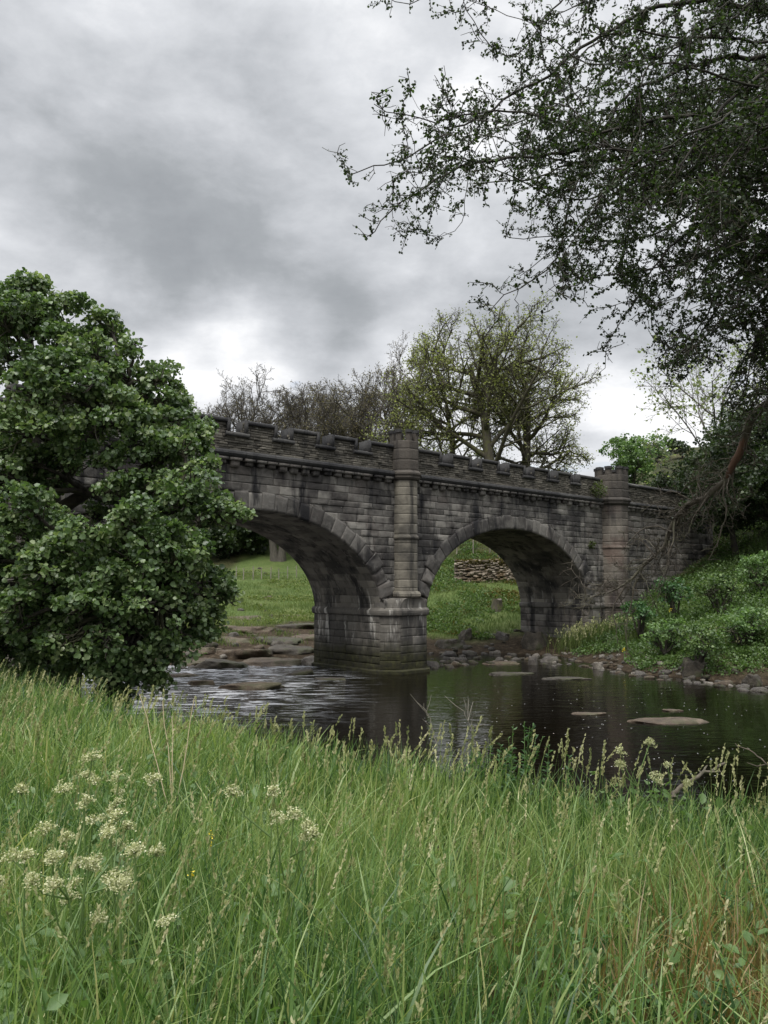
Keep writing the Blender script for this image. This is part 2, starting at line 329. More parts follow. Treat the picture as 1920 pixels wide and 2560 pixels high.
def height(x, y):
    x = np.asarray(x, float); y = np.asarray(y, float)
    sn_ = sdist(x, y, NEAR); sf = sdist(x, y, FAR)
    land = 1.30+.20*np.exp(-((x-1.7)/1.9)**2)*np.exp(-((y-5.6)/2.2)**2)+.28*ss(-sn_/6)+.10*ss((-x-4)/4)+.05*sn(x, y, 1.1, 1.)+.025*sn(x, y, 3.3, 2.)
    bed = -.75+.1*sn(x, y, .7, 4.)
    near = land+(bed-land)*ss(sn_/1.7)
    az = np.degrees(np.arctan2(x, np.maximum(y, 1)))
    s = np.maximum(sf, 0); l = np.interp(s, PL[:, 0], PL[:, 1]); m = np.interp(s, PM[:, 0], PM[:, 1]); r = np.interp(s, PR[:, 0], PR[:, 1])
    wm = ss((az+2)/5); wr = ss((az-11)/6); wr = wr+(ss((az-16.8)/4)-wr)*ss((s-22)/22)
    far = (l*(1-wm)+m*wm)*(1-wr)+r*wr
    far = far+np.clip(s/8, 0, 1)*(.10*sn(x, y, .55, 5.)+.05*sn(x, y, 1.6, 6.))+np.clip(s/60, 0, 1)*1.0*sn(x, y, .06, 8.)
    return np.where(sf > 0, far, np.maximum(near, -.8+ss(1+sf/3)*.7))
def hz(x, y): return float(height(np.array([x]), np.array([y]))[0])
def terrain():
    def axis(lo, hi, dlo, dhi, step, grow):
        a = list(np.arange(dlo, dhi, step)); s = step; v = a[-1]
        while v < hi: s *= grow; v += s; a.append(v)
        s = step; v = a[0]
        while v > lo: s *= grow; v -= s; a.insert(0, v)
        return np.array(a)
    xs = axis(-480, 480, -13, 16, .22, 1.09); ys = axis(-120, 620, 0, 50, .22, 1.07)
    X, Y = np.meshgrid(xs, ys); Z = height(X, Y); sf = sdist(X, Y, FAR); snr = sdist(X, Y, NEAR)
    azm = np.degrees(np.arctan2(X, np.maximum(Y, 1)))
    wl = 1-ss((azm+2)/4)
    edge = 3.5+9.5*wl+1.3*sn(X, Y, .6, 3.)
    tone = np.where(sf > 0, np.clip(.33+(sf-edge)*.04, 0, .55), np.where(snr < .5, .28, .1))
    wood = ss((-azm-9.5)/2.5)*ss((sf-40)/12)+ss((azm-11)/5)*ss((sf-4)/8)*.8+ss((azm-2)/4)*ss((sf-13)/5)*.6
    tone = tone+(1-tone)*np.clip(wood, 0, 1)*(sf > 0)
    nx, ny = len(xs), len(ys); i, j = np.meshgrid(np.arange(ny-1), np.arange(nx-1), indexing='ij')
    Fq = np.stack([i*nx+j, i*nx+j+1, (i+1)*nx+j+1, (i+1)*nx+j], -1).reshape(-1, 4)
    g = G(); g.add(np.stack([X, Y, Z], -1).reshape(-1, 3), Fq, tone.ravel())
    tag(g.build('ground', M_ground, smooth=True), kind='structure', label='grassy river banks and hillside around the stone bridge')
terrain()
def water():
    xs = np.linspace(-140, 140, 57); ys = np.linspace(-40, 100, 29); X, Y = np.meshgrid(xs, ys)
    nx, ny = 57, 29; i, j = np.meshgrid(np.arange(ny-1), np.arange(nx-1), indexing='ij')
    g = G(); g.add(np.stack([X, Y, X*0], -1).reshape(-1, 3), np.stack([i*nx+j, i*nx+j+1, (i+1)*nx+j+1, (i+1)*nx+j], -1).reshape(-1, 4))
    tag(g.build('river', M_water, smooth=True), kind='structure', label='dark peaty river flowing under the stone bridge')
water()

# ------------------------------------------------------------------ the bridge (local x along the bridge, y into it, z up)
ANG = 48.7
P0 = on_level(950, 1685, 0)
AA, AB, ZS, RING, CROWN = 5.35, 3.4, 2.2, .55, 5.6
PIER = 2.34; WID = 4.0
ARCH = [-5.35, PIER+5.35]          # centres
TL, TR = -19., 13.05
PIERC = [PIER/2, -10.7-PIER/2]
def bridge():
    rng = np.random.default_rng(3)
    B = empty('stone_bridge', P0, R(90-ANG), 'old dark stone arch bridge with battlements crossing the river', 'bridge')
    def half(z, a, b): return a*math.sqrt(max(0, 1-((z-ZS)/b)**2)) if ZS <= z < ZS+b else (a if z < ZS else 0.)
    def block(g, quad, o, u, v, n, depth, tone, nu=4, nv=3, joint=.008, rough=.6):
        # quad corners in (s,z) wall coords: bl, br, tr, tl ; rock-faced front standing proud of the joint by depth
        q = np.array(quad, float); w = (q[1, 0]-q[0, 0]+q[2, 0]-q[3, 0])/2; h = (q[3, 1]-q[0, 1]+q[2, 1]-q[1, 1])/2
        if w < .05 or h < .03: return
        us = np.concatenate([[0, joint/w], np.linspace(.1, .9, nu), [1-joint/w, 1]]); vs = np.concatenate([[0, joint/h], np.linspace(.16, .84, nv), [1-joint/h, 1]])
        us = np.clip(us, 0, 1); vs = np.clip(vs, 0, 1)
        U, Vv = np.meshgrid(us, vs)
        S = (q[0][None, None]*((1-U)*(1-Vv))[..., None]+q[1]*(U*(1-Vv))[..., None]+q[2]*(U*Vv)[..., None]+q[3]*((1-U)*Vv)[..., None])
        D = np.full(U.shape, .72*depth); D[0] = D[-1] = 0; D[:, 0] = D[:, -1] = 0
        inner = np.zeros(U.shape, bool); inner[2:-2, 2:-2] = True
        a, b, c = rng.normal(0, 1, 3)
        bulge = depth*(1+rough*(a*(U-.5)*.9+b*(Vv-.5)*.9)+rough*rng.normal(0, .38, U.shape))
        D = np.where(inner, np.maximum(bulge, .2*depth), D)
        pts = np.array(o)+S[..., 0:1]*np.array(u)+S[..., 1:2]*np.array(v)+D[..., None]*np.array(n)
        nx = len(us); i, j = np.meshgrid(np.arange(len(vs)-1), np.arange(nx-1), indexing='ij')
        g.add(pts.reshape(-1, 3), np.stack([i*nx+j, i*nx+j+1, (i+1)*nx+j+1, (i+1)*nx+j], -1).reshape(-1, 4), tone)
    def rows(z0, z1, h, var=.15):
        z = [z0]
        while z[-1] < z1-h*.6: z.append(min(z1, z[-1]+h*(1+rng.uniform(-var, var))))
        z[-1] = z1; return list(zip(z[:-1], z[1:]))
    def rect_blocks(g, s0, s1, z0, z1, h, wl, o, u, v, n, depth, var=.15, tone=(.5, .2), rough=.6, nu=4, nv=3):
        for k, (a, b) in enumerate(rows(z0, z1, h, var)):
            s = s0-rng.uniform(0, wl[0]) if True else s0
            while s < s1:
                e = s+rng.uniform(*wl)
                if s1-e < wl[0]*.45: e = s1
                block(g, [(max(s, s0), a), (e, a), (e, b), (max(s, s0), b)], o, u, v, n, depth*rng.uniform(.7, 1.2), np.clip(rng.normal(*tone), 0, 1), nu, nv, rough=rough); s = e
    FO, FU, FV, FN = (0, 0, 0), (1, 0, 0), (0, 0, 1), (0, -1, 0)
    # front spandrel wall
    g = G(); ae, be = AA+RING, AB+RING
    for a, b in rows(.9, ZS+be, .255)+rows(ZS+be, 6.98, .255):
        holes = []
        for c in ARCH:
            h0, h1 = half(a, ae, be), half(b, ae, be)
            if h0 > 0: holes.append((c-h0, c+h0, c-h1, c+h1) if a >= ZS else (c-ae, c+ae, c-ae, c+ae))
        edges = [(TL, TL)]
        for l0, r0, l1, r1 in holes: edges += [(l0, l1), (r0, r1)]
        edges += [(14.6, 14.6)]
        for (s0, s1_), (e0, e1) in zip(edges[::2], edges[1::2]):
            lo, hi = max(s0, s1_), min(e0, e1)
            if max(e0, e1)-min(s0, s1_) < .06: continue
            cuts = []; s = min(s0, s1_)+rng.uniform(.3, .9)
            while s < max(e0, e1)-.3: cuts.append(s); s += rng.uniform(.42, .98)
            bl = [s0]+[np.clip(c, s0, e0) for c in cuts]+[e0]; tl = [s1_]+[np.clip(c, s1_, e1) for c in cuts]+[e1]
            for i in range(len(bl)-1):
                block(g, [(bl[i], a), (bl[i+1], a), (tl[i+1], b), (tl[i], b)], FO, FU, FV, FN, rng.uniform(.016, .042), np.clip(rng.normal(.48, .27), 0, 1))
    wall = g.build('spandrel_wall', M_wall, B)
    # the mass behind: backing columns with the arch openings left free, front and back faces, road deck
    g = G(); ts = np.unique(np.concatenate([np.arange(TL, 26.01, .25)]+[[c-ae, c+ae, c-AA, c+AA] for c in ARCH]))
    for a, b in zip(ts[:-1], ts[1:]):
        m = (a+b)/2; za = zb = -.8
        for c in ARCH:
            if abs(m-c) < ae-.2:
                f = lambda t: ZS+(be-.25)*math.sqrt(max(0, 1-((t-c)/(ae-.2))**2))
                za, zb = f(a), f(b)
        for y, fl in ((.02, 0), (WID-.02, 1)):
            V = [(a, y, za), (b, y, zb), (b, y, 7.3), (a, y, 7.3)]; g.add(V, [(0, 1, 2, 3) if not fl else (3, 2, 1, 0)])
        g.add([(a, .02, 7.3), (b, .02, 7.3), (b, WID-.02, 7.3), (a, WID-.02, 7.3)], [(0, 1, 2, 3)])
    g.build('core', M_mortar, B)
    # arch rings and soffits
    for c in ARCH:
        g = G(); nv = 29
        # equal arc-length voussoirs
        th = np.linspace(math.pi, 0, 400); px = c+AA*np.cos(th); pz = ZS+AB*np.sin(th)
        L = np.concatenate([[0], np.cumsum(np.hypot(np.diff(px), np.diff(pz)))])
        tk = np.interp(np.linspace(0, L[-1], nv+1), L, th)
        def pt(t, r): # offset r along the ellipse normal
            nx, nz = math.cos(t)/AA, math.sin(t)/AB; k = math.hypot(nx, nz); return np.array([c+AA*math.cos(t)+r*nx/k, ZS+AB*math.sin(t)+r*nz/k])
        for k in range(nv):
            t0, t1 = tk[k], tk[k+1]; low = k < 4 or k >= nv-4
            rr = RING+(.08 if low and k % 2 else 0)+(.05 if k % 2 else 0)
            a, b, e, d = pt(t0, 0), pt(t1, 0), pt(t1, rr), pt(t0, rr)
            lo = [tuple(a), tuple(b), tuple(e), tuple(d)]
            dep = .10 if low else rng.uniform(.03, .05)
            for dy in (0,):
                block(g, [(p[0], p[1]) for p in (a, b, e, d)], (0, -.022, 0), FU, FV, FN, dep, np.clip(rng.normal(.40, .17), 0, 1), 4, 3, .010, .75 if low else .35)
            for P, Q in ((a, b), (b, e), (e, d), (d, a)):    # stone sides back into the wall
                g.add([(P[0], -.022, P[1]), (Q[0], -.022, Q[1]), (Q[0], .3, Q[1]), (P[0], .3, P[1])], [(3, 2, 1, 0)], .4)
        g.build('arch_ring', M_wall, B)
        g = G(); ys = np.concatenate([[-.03], np.arange(.45, WID-.3, .5), [WID]]); nrow = 46
        tk = np.interp(np.linspace(0, L[-1], nrow+1), L, th)
        for k in range(nrow):
            P, Q = pt(tk[k], 0), pt(tk[k+1], 0); u = np.array([0, 1., 0]); v = np.array([Q[0]-P[0], 0, Q[1]-P[1]]); h = np.linalg.norm(v); v = v/h
            nn = np.cross(v, u); mid = np.array([c, 0, ZS-1])-np.array([P[0], 0, P[1]])
            if np.dot(nn, mid) < 0: nn = -nn
            s = -.03
            while s < WID:
                e = min(WID, s+rng.uniform(.4, .8))
                if WID-e < .25: e = WID
                block(g, [(s, 0), (e, 0), (e, h), (s, h)], (P[0], 0, P[1]), u, v, nn, rng.uniform(.006, .014), np.clip(rng.normal(.5, .2), 0, 1), 2, 2, .008, .4); s = e
        g.build('arch_soffit', M_soffit, B)
    # piers: block-built flanks, canted cutwater, impost ledge, bell-shaped cap
    def oct_ring(c, r, z, y=-.05, rot=22.5, n=8): return [(c+r*math.cos(R(rot+k*360/n)), y+r*math.sin(R(rot+k*360/n)), z) for k in range(n)]
    def lathe(g, c, prof, y=-.05, n=8, tone=.5):
        V = []; m = len(prof)
        for r, z in prof: V += oct_ring(c, r/math.cos(math.pi/8), z, y)
        Fq = [(i*n+k, i*n+(k+1) % n, (i+1)*n+(k+1) % n, (i+1)*n+k) for i in range(m-1) for k in range(n)]
        for q in Fq:   # separate faces so facets stay crisp
            g.add([V[i] for i in q], [(0, 1, 2, 3)], tone if np.ndim(tone) else tone+rng.uniform(-.03, .03))
        g.add([V[(m-1)*n+k] for k in range(n)], [tuple(range(n))], tone)
    def shaft_blocks(g, c, r, z0, z1, y=-.05, h=.34, tone=(.5, .14)):
        for a, b in rows(z0, z1, h, .12):
            lo = oct_ring(c, r/math.cos(math.pi/8), 0, y)
            for k in range(8):
                P, Q = np.array(lo[k]), np.array(lo[(k+1) % 8]); u = Q-P; w = np.linalg.norm(u); u = u/w; n = np.array([u[1], -u[0], 0])
                block(g, [(0, a), (w, a), (w, b), (0, b)], P, u, (0, 0, 1), n, .012, np.clip(rng.normal(*tone), 0, 1), 2, 2, .006, .25)
            g.add([(p[0], p[1], a) for p in lo]+[(p[0], p[1], b) for p in lo], [(k, (k+1) % 8, 8+(k+1) % 8, 8+k) for k in range(8)], .3)
    for ip, pc in enumerate(PIERC):
        x0, x1 = pc-PIER/2, pc+PIER/2; c_, p_ = .53, .53
        plan = [(x0, WID), (x0, 0), (x0+c_, -p_), (x1-c_, -p_), (x1, 0), (x1, WID)]
        g = G()
        for (a, b) in zip(plan[:-1], plan[1:]):
            P = np.array([*a, 0.]); Q = np.array([*b, 0.]); u = Q-P; w = np.linalg.norm(u); u /= w; n = np.array([u[1], -u[0], 0])
            flat = not (a[0] == b[0])
            rect_blocks(g, 0, w, -.8, 2.06, .30, (.7, 1.2) if flat else (.42, .85), P, u, (0, 0, 1), n, .018 if flat else .04, tone=(.5, .13), rough=.3 if flat else .6)
            g.add([P+(0, 0, -.8), Q+(0, 0, -.8), Q+(0, 0, 2.06), P+(0, 0, 2.06)], [(0, 1, 2, 3)], .3)
        pr = g.build('pier', M_pier, B)
        # footing ledge just above the water
        g = G()
        for off, z0, z1 in ((.14, -.8, .10),):
            pl = [(x0-off, WID), (x0-off, -.02), (x0+c_-.06, -p_-off), (x1-c_+.06, -p_-off), (x1+off, -.02), (x1+off, WID)]
            for a, b in zip(pl[:-1], pl[1:]): g.add([(*a, z0), (*b, z0), (*b, z1), (*a, z1)], [(0, 1, 2, 3)], .3)
            n = len(pl); g.add([(*a, z1) for a in pl]+[(*plan[k], z1+.05) for k in range(n)], [(k, k+1, n+k+1, n+k) for k in range(n-1)], .3)
        g.build('footing', M_pier, pr)
        g = G()     # impost ledge with a rolled top running round the pier
        prof = [(.02, 2.06), (.10, 2.10), (.12, 2.18), (.12, 2.26), (.08, 2.32), (.0, 2.36)]
        def off_plan(o): return [(x0-o, WID+.05), (x0-o, -o*.4), (x0+c_-o*.4, -p_-o), (x1-c_+o*.4, -p_-o), (x1+o, -o*.4), (x1+o, WID+.05)]
        for (o0, z0), (o1, z1) in zip(prof[:-1], prof[1:]):
            A, Bq = off_plan(o0), off_plan(o1)
            for k in range(5): g.add([(*A[k], z0), (*A[k+1], z0), (*Bq[k+1], z1), (*Bq[k], z1)], [(0, 1, 2, 3)], rng.uniform(.4, .6))
        g.build('impost_ledge', M_pier, pr)
        g = G()     # bell cap from the canted plan up to the octagon shaft foot
        def plan_at(k, z):    # k=0 full cutwater plan, k=1 shaft octagon
            full = [(x0+.0, .25), (x0, -.0), (x0+c_, -p_), (x1-c_, -p_), (x1, 0), (x1, .25)]
            r = .56; s = [(pc-r, .2), (pc-r, -.05-r*.414), (pc-r*.414, -.05-r), (pc+r*.414, -.05-r), (pc+r, -.05-r*.414), (pc+r, .2)]
            return [(f[0]*(1-k)+q[0]*k, f[1]*(1-k)+q[1]*k, z) for f, q in zip(full, s)]
        steps = [plan_at(1-max(math.cos(a), 0)**.65, 2.30+.42*math.sin(a)**1.05) for a in np.linspace(0, math.pi/2, 8)]
        for A, Bq in zip(steps[:-1], steps[1:]):
            for k in range(5): g.add([A[k], A[k+1], Bq[k+1], Bq[k]], [(0, 1, 2, 3)], rng.uniform(.35, .55))
        g.build('cap', M_pier, pr)
        sh = G(); shaft_blocks(sh, pc, .48, 2.7, 7.12); so_ = sh.build('shaft', M_shaft, B)
        g = G(); lathe(g, pc, [(.48, 2.70), (.55, 2.72), (.61, 2.78), (.61, 2.87), (.56, 2.94), (.48, 2.97)]); g.build('base_moulding', M_shaft, so_)
        g = G(); lathe(g, pc, [(.48, 4.88), (.53, 4.90), (.545, 4.95), (.53, 5.0), (.48, 5.03)]); g.build('band', M_shaft, so_)
        turret(B, pc, .50, lathe, shaft_blocks, rng)
    # right-hand end turret and its heavier shaft, springing wall and abutment flank
    ct = 15.15
    g = G(); shaft_blocks(g, ct, .70, .2, 7.12, y=-.15, h=.36); so_ = g.build('shaft', M_red, B)
    so_['label'] = 'reddish stained octagonal buttress at the bank end'
    g = G(); lathe(g, ct, [(.70, 4.95), (.75, 4.97), (.76, 5.02), (.75, 5.07), (.70, 5.10)], y=-.15); g.build('band', M_red, so_)
    g = G(); lathe(g, ct, [(.70, 2.1), (.80, 2.15), (.80, 2.28), (.70, 2.34)], y=-.15); g.build('base_moulding', M_red, so_)
    turret(B, ct, .72, lathe, shaft_blocks, rng, y=-.15, mat=M_red)
    g = G()     # abutment: flank under the arch, front below the springing
    rect_blocks(g, 0, WID, -.5, 2.08, .31, (.45, .9), (TR, WID, 0), (0, -1, 0), (0, 0, 1), (-1, 0, 0), .045, tone=(.5, .15))
    rect_blocks(g, TR, 24, -.5, 2.08, .31, (.45, .95), FO, FU, FV, FN, .05, tone=(.45, .18))
    g.add([(TR+.01, WID, -.8), (TR+.01, .01, -.8), (TR+.01, .01, 2.08), (TR+.01, WID, 2.08)], [(0, 1, 2, 3)], .3)
    ab = g.build('abutment', M_wall, B)
    g = G(); prof = [(.02, 2.06), (.10, 2.10), (.12, 2.18), (.12, 2.26), (.05, 2.32), (.0, 2.34)]
    for (o0, z0), (o1, z1) in zip(prof[:-1], prof[1:]):
        A = [(TR-o0, WID), (TR-o0, -o0), (24, -o0)]; Bq = [(TR-o1, WID), (TR-o1, -o1), (24, -o1)]
        for k in range(2): g.add([(*A[k], z0), (*A[k+1], z0), (*Bq[k+1], z1), (*Bq[k], z1)], [(0, 1, 2, 3)], .45)
    g.build('impost_ledge', M_wall, ab)
    g = G(); rect_blocks(g, 15.7, 26, 2.36, 6.98, .31, (.45, .95), FO, FU, FV, FN, .05, tone=(.45, .18)); g.build('approach_wall', M_wall, B)
    # corbel course + string course
    g = G(); s = TL
    while s < 26:
        w = rng.uniform(.24, .30); z0 = 6.98 if rng.random() < .6 else 6.90
        g.box((s, -.12-rng.uniform(0, .03), z0), (s+w, .1, 7.10), np.clip(rng.normal(.5, .15), 0, 1)); g.box((s-.06, -.19, 7.102), (s+w+.06, .1, 7.19), .45)
        s += w+rng.uniform(.14, .26)
    g.build('corbel_course', M_wall, B)
    prof = [(-.02, 7.18), (.14, 7.19), (.20, 7.25), (.23, 7.31), (.21, 7.38), (.14, 7.43), (.0, 7.46)]
    g = G(); ts = np.arange(TL, 26.01, 1.1)
    for a, b in zip(ts[:-1], ts[1:]):
        tn = np.clip(rng.normal(.45, .2), 0, 1)
        for (o0, z0), (o1, z1) in zip(prof[:-1], prof[1:]): g.add([(a+.006, -o0, z0), (b-.006, -o0, z0), (b-.006, -o1, z1), (a+.006, -o1, z1)], [(0, 1, 2, 3)], tn)
    g.build('string_course', M_coping, B)
    # parapet: thin coursed rubble, notched
    cren = [k for k in (-14.8, -13.05, -9.55, -7.8, -6.05, -4.3, -2.57, -.87, 3.45, 5.2, 6.97, 8.71, 10.48, 12.23)]
    HW = .30; SILL, TOP = 8.0, 8.38
    g = G(); zs_ = rows(7.44, TOP, .088, .25)
    for a, b in zs_:
        s = TL+rng.uniform(-.2, 0)
        while s < 26:
            e = s+rng.uniform(.13, .42)
            if not any(c-HW < (s+e)/2 < c+HW for c in cren) or b <= SILL:
                block(g, [(s, a), (e, a), (e, b), (s, b)], (0, .03, 0), FU, FV, FN, rng.uniform(.02, .05), np.clip(rng.normal(.5, .25), 0, 1), 2, 2, .006, .5)
            s = e
    pw = .36
    for y0 in (.04, WID-pw-.04):   # solid parapet walls with notches
        edges = [TL]
        for c in cren: edges += [c-HW, c+HW]
        edges += [26]
        for i in range(0, len(edges), 2): g.box((edges[i], y0, SILL+.001), (edges[i+1], y0+pw, TOP), .4)
        g.box((TL, y0, 7.302), (26, y0+pw, SILL), .4)
    par = g.build('parapet', M_parapet, B)
    def cope(g, s0, s1, z, yc=.22, hw=.27, h=.13, ends=True):   # weathered coping stone: drip edge, sloped faces
        pr = [(-hw, z-.07), (-hw-.03, z-.04), (-hw-.03, z+.045), (-hw+.05, z+.075), (-.03, z+h), (.03, z+h), (hw-.05, z+.075), (hw+.03, z+.045), (hw+.03, z-.04), (hw, z-.07)]
        n = len(pr); V = [(s0, yc+y, zz) for y, zz in pr]+[(s1, yc+y, zz) for y, zz in pr]
        g.add(V, [(k, n+k, n+(k+1) % n, (k+1) % n) for k in range(n)], np.clip(rng.normal(.5, .2), 0, 1))
        g.add(V[:n], [tuple(range(n))], .5); g.add(V[n:], [tuple(range(n))[::-1]], .5)
    edges = [TL]
    for c in cren: edges += [c-HW, c+HW]
    edges += [14.3]
    for i in range(0, len(edges), 2):
        a, b = edges[i], edges[i+1]
        g = G()
        for p, q in ((a, b),):
            k = max(1, round((q-p)/1.2)); ed = np.linspace(p, q, k+1)
            for e0, e1 in zip(ed[:-1], ed[1:]): cope(g, e0+(.073 if e0 == a and a != TL else .004), e1-(.073 if e1 == b and b != 14.3 else .004), TOP)
        # moulding returned down the cheeks of the notch
        for xx, sg in ((a, 1), (b, -1)):
            if xx in (TL, 14.3): continue
            g.box((min(xx-sg*.035, xx+sg*.07), -.092, SILL-.04), (max(xx-sg*.035, xx+sg*.07), .50, TOP+.07), .5)
        g.build('merlon_coping', M_coping, par)
    for c in cren:
        g = G(); cope(g, c-HW-.13, c+HW+.13, SILL-.035, h=.10, hw=.29); g.build('crenel_sill', M_coping, par)
    g = G(); k = np.arange(15.9, 26.01, 1.0)
    for e0, e1 in zip(k[:-1], k[1:]): cope(g, e0+.004, e1-.004, TOP-.06, h=.15)
    g.build('approach_coping', M_coping, par)
    return B
def turret(B, c, r, lathe, shaft_blocks, rng, y=-.05, mat=None):
    mat = mat or M_shaft
    g = G(); lathe(g, c, [(r, 7.08), (r+.06, 7.12), (r+.10, 7.18), (r+.10, 7.24), (r+.14, 7.30), (r+.14, 7.36), (r+.06, 7.45), (r+.03, 7.47)], y)
    shaft_blocks(g, c, r+.03, 7.46, 8.58, y, .37)
    g.add([(c+(r+.02)*math.cos(R(22.5+45*k))/math.cos(math.pi/8), y+(r+.02)*math.sin(R(22.5+45*k))/math.cos(math.pi/8), 8.58) for k in range(8)], [tuple(range(8))], .3)
    t = g.build('turret', M_tur, B)
    # little battlements: eight corner merlons leaving a notch in each face
    ro, ri = (r+.03)/math.cos(math.pi/8), (r-.17)/math.cos(math.pi/8)
    g0 = G(); g1 = G()
    def corner(g, ro, ri, z0, z1, f, tone):
        for k in range(8):
            a = [R(22.5+45*(k+j)) for j in (-1, 0, 1)]
            P = lambda rad, ang: np.array([c+rad*math.cos(ang), y+rad*math.sin(ang)])
            def L(rad, i): return P(rad, a[1])*(1-f)+P(rad, a[i])*f
            o = [L(ro, 0), P(ro, a[1]), L(ro, 2)]; n = [L(ri, 0), P(ri, a[1]), L(ri, 2)]
            ring = o+n[::-1]; V = [(*p, z0) for p in ring]+[(*p, z1) for p in ring]
            g.add(V, [(i, (i+1) % 6, 6+(i+1) % 6, 6+i) for i in range(6)], tone); g.add(V[6:], [tuple(range(6))], tone)
            g.add(V[:6], [tuple(range(6))[::-1]], tone)
    corner(g0, ro, ri, 8.585, 8.88, .29, .5); corner(g1, ro+.045, ri-.045, 8.88, 9.0, .31, .5)
    g0.build('battlement', M_tur, t); g1.build('battlement_cap', M_coping, t)
M_tur = stone('turret_stone', (.045, .038, .032), (.075, .066, .056), (.12, .105, .088), soot=.45, streaks=.15)
bridge()
BR = (math.cos(R(90-ANG)), math.sin(R(90-ANG)))
def bl(t, y, z): return np.array([P0[0]+BR[0]*t-BR[1]*y, P0[1]+BR[1]*t+BR[0]*y, z])

# ------------------------------------------------------------------ trees
def rot_about(v, axis, ang):
    c, s = math.cos(ang), math.sin(ang); return v*c+np.cross(axis, v)*s+axis*np.dot(axis, v)*(1-c)
def grow(rng, P, start, d, length, rad, level, polys, tips):
    last = level == len(P['n']); n = max(3, int(round(length/P['seg'][min(level, len(P['seg'])-1)]))+1); st = length/(n-1)
    pts = [np.array(start, float)]; d = np.array(d, float); dirs = [d]
    w = P['wig'][min(level, len(P['wig'])-1)]; tr = P['trop'][min(level, len(P['trop'])-1)]
    for i in range(n-1):
        d = d+rng.normal(0, w, 3); d[2] += tr; d = d/np.linalg.norm(d); pts.append(pts[-1]+d*st); dirs.append(d)
    pts = np.array(pts); rr = rad*np.linspace(1, P.get('taper', .35) if not last else .3, n); rr = np.maximum(rr, P['rmin'])
    polys.setdefault(level, []).append((pts, rr))
    if last: tips.append((pts, d)); return
    k = P['n'][level]; k = int(k) if k >= 1 else int(rng.random() < k)
    k = max(1, int(round(k*rng.uniform(.8, 1.2)))); f0 = P['f0'][level]; phi = rng.uniform(0, 6.28)
    for j in range(k):
        f = f0+(1-f0)*((j+rng.uniform(.1, .9))/k); i = min(n-2, int(f*(n-1))); u = f*(n-1)-i; p = pts[i]*(1-u)+pts[i+1]*u; dd = dirs[i+1]
        phi += 2.4+rng.uniform(-.5, .5); ax = np.cross(dd, [0, 0, 1.] if abs(dd[2]) < .9 else [1., 0, 0]); ax /= np.linalg.norm(ax)
        ax = rot_about(ax, dd, phi); nd = rot_about(dd, ax, R(P['ang'][level]*rng.uniform(.7, 1.25)))
        grow(rng, P, p, nd, length*P['len'][level]*rng.uniform(.7, 1.2)*(1-.35*(f-f0)), min(rr[i]*.8, rad*P['rad'][level]), level+1, polys, tips)
def tree_thing(name, base, P, seed, label, cat, mats, leaf=None, group=None, rotz=0, scale=1., sides=(8, 6, 4, 3, 3, 3)):
    rng = np.random.default_rng(seed); polys, tips = {}, []
    for st, d, L, r in P['stems']: grow(rng, P, st, norm(np.array(d, float)), L, r, 0, polys, tips)
    T = empty(name, base, rotz, label, cat, group); T.scale = (scale,)*3
    g = G()
    for lv in polys:
        if lv <= 1: tubes(g, polys[lv], sides[lv])
    g.build('trunk', mats[0], T, smooth=True)
    g = G()
    for lv in polys:
        if lv > 1: tubes(g, polys[lv], sides[min(lv, len(sides)-1)])
    g.build('branches', mats[1], T, smooth=True)
    if leaf:
        per, spread, size, mat = leaf; pos = []
        for pts, d in tips:
            k = rng.poisson(per)
            if k: u = rng.uniform(.1, 1, k)[:, None]; pos.append(pts[0]*(1-u)+pts[-1]*u+rng.normal(0, spread, (k, 3)))
        pos = np.concatenate(pos); n = len(pos); d = norm(rng.normal(0, 1, (n, 3))); nr = norm(rng.normal(0, 1, (n, 3))+[0, 0, .6])
        cl = np.clip(.5+.32*sn(pos[:, 0]+pos[:, 2], pos[:, 1]+pos[:, 2]*.6, 1.1, seed)+rng.normal(0, .16, n), 0, 1)
        g = G(); leaves(g, pos, d, nr, size*rng.uniform(.6, 1.4, n), cl); g.build('crown', mat, T)
    return T
def place(px, Y, dz=0): # ground point below image column px at depth Y
    x = (px-960)/F*Y; return np.array([x, Y, hz(x, Y)+dz])
OAK = dict(n=[11, 6, 6, 6, 4], f0=[.30, .25, .2, .15, .1], ang=[58, 46, 44, 42, 40], len=[.60, .56, .52, .46, .45], rad=[.40, .45, .48, .45, .5], seg=[1.2, .9, .7, .5, .4, .3],
           wig=[.05, .14, .18, .2, .18, .15], trop=[.04, .045, .04, .04, .04, .03], rmin=.013, taper=.4)
def oak(px, Y, H, seed, label, lean=(0, 0), leaf=(.95, .26, .13, None), P=OAK, r=.5, spread=1., bark_=None, name='oak_tree', stems=None, group='tall trees behind the bridge'):
    b = place(px, Y, -.3); Q = dict(P); Q['stems'] = stems or [((0, 0, 0), (lean[0], lean[1], 1), H*.62, r)]
    lf = (leaf[0], leaf[1], leaf[2], leaf[3] or M_oakleaf) if leaf else None
    return tree_thing(name, b, Q, seed, label, 'tree', (bark_ or M_oakbark, bark_ or M_oakbark), lf, group=group)
oak(1240, 60, 22, 11, 'tall thick-trunked oak with olive spring leaves, middle one behind the bridge', (-.05, 0), r=.55)
oak(1308, 64, 17.5, 23, 'tall oak with olive leaves, right of the thickest trunk behind the bridge', (.12, 0), r=.5)
THIN = dict(OAK); THIN['n'] = [11, 6, 5, 5, 4]; THIN['ang'] = [52, 45, 45, 40, 40]
oak(1140, 62, 17, 5, 'slimmer tree with sparse young leaves just right of the pier turret', (-.02, 0), leaf=(.8, .2, .15, None), P=THIN, r=.30)
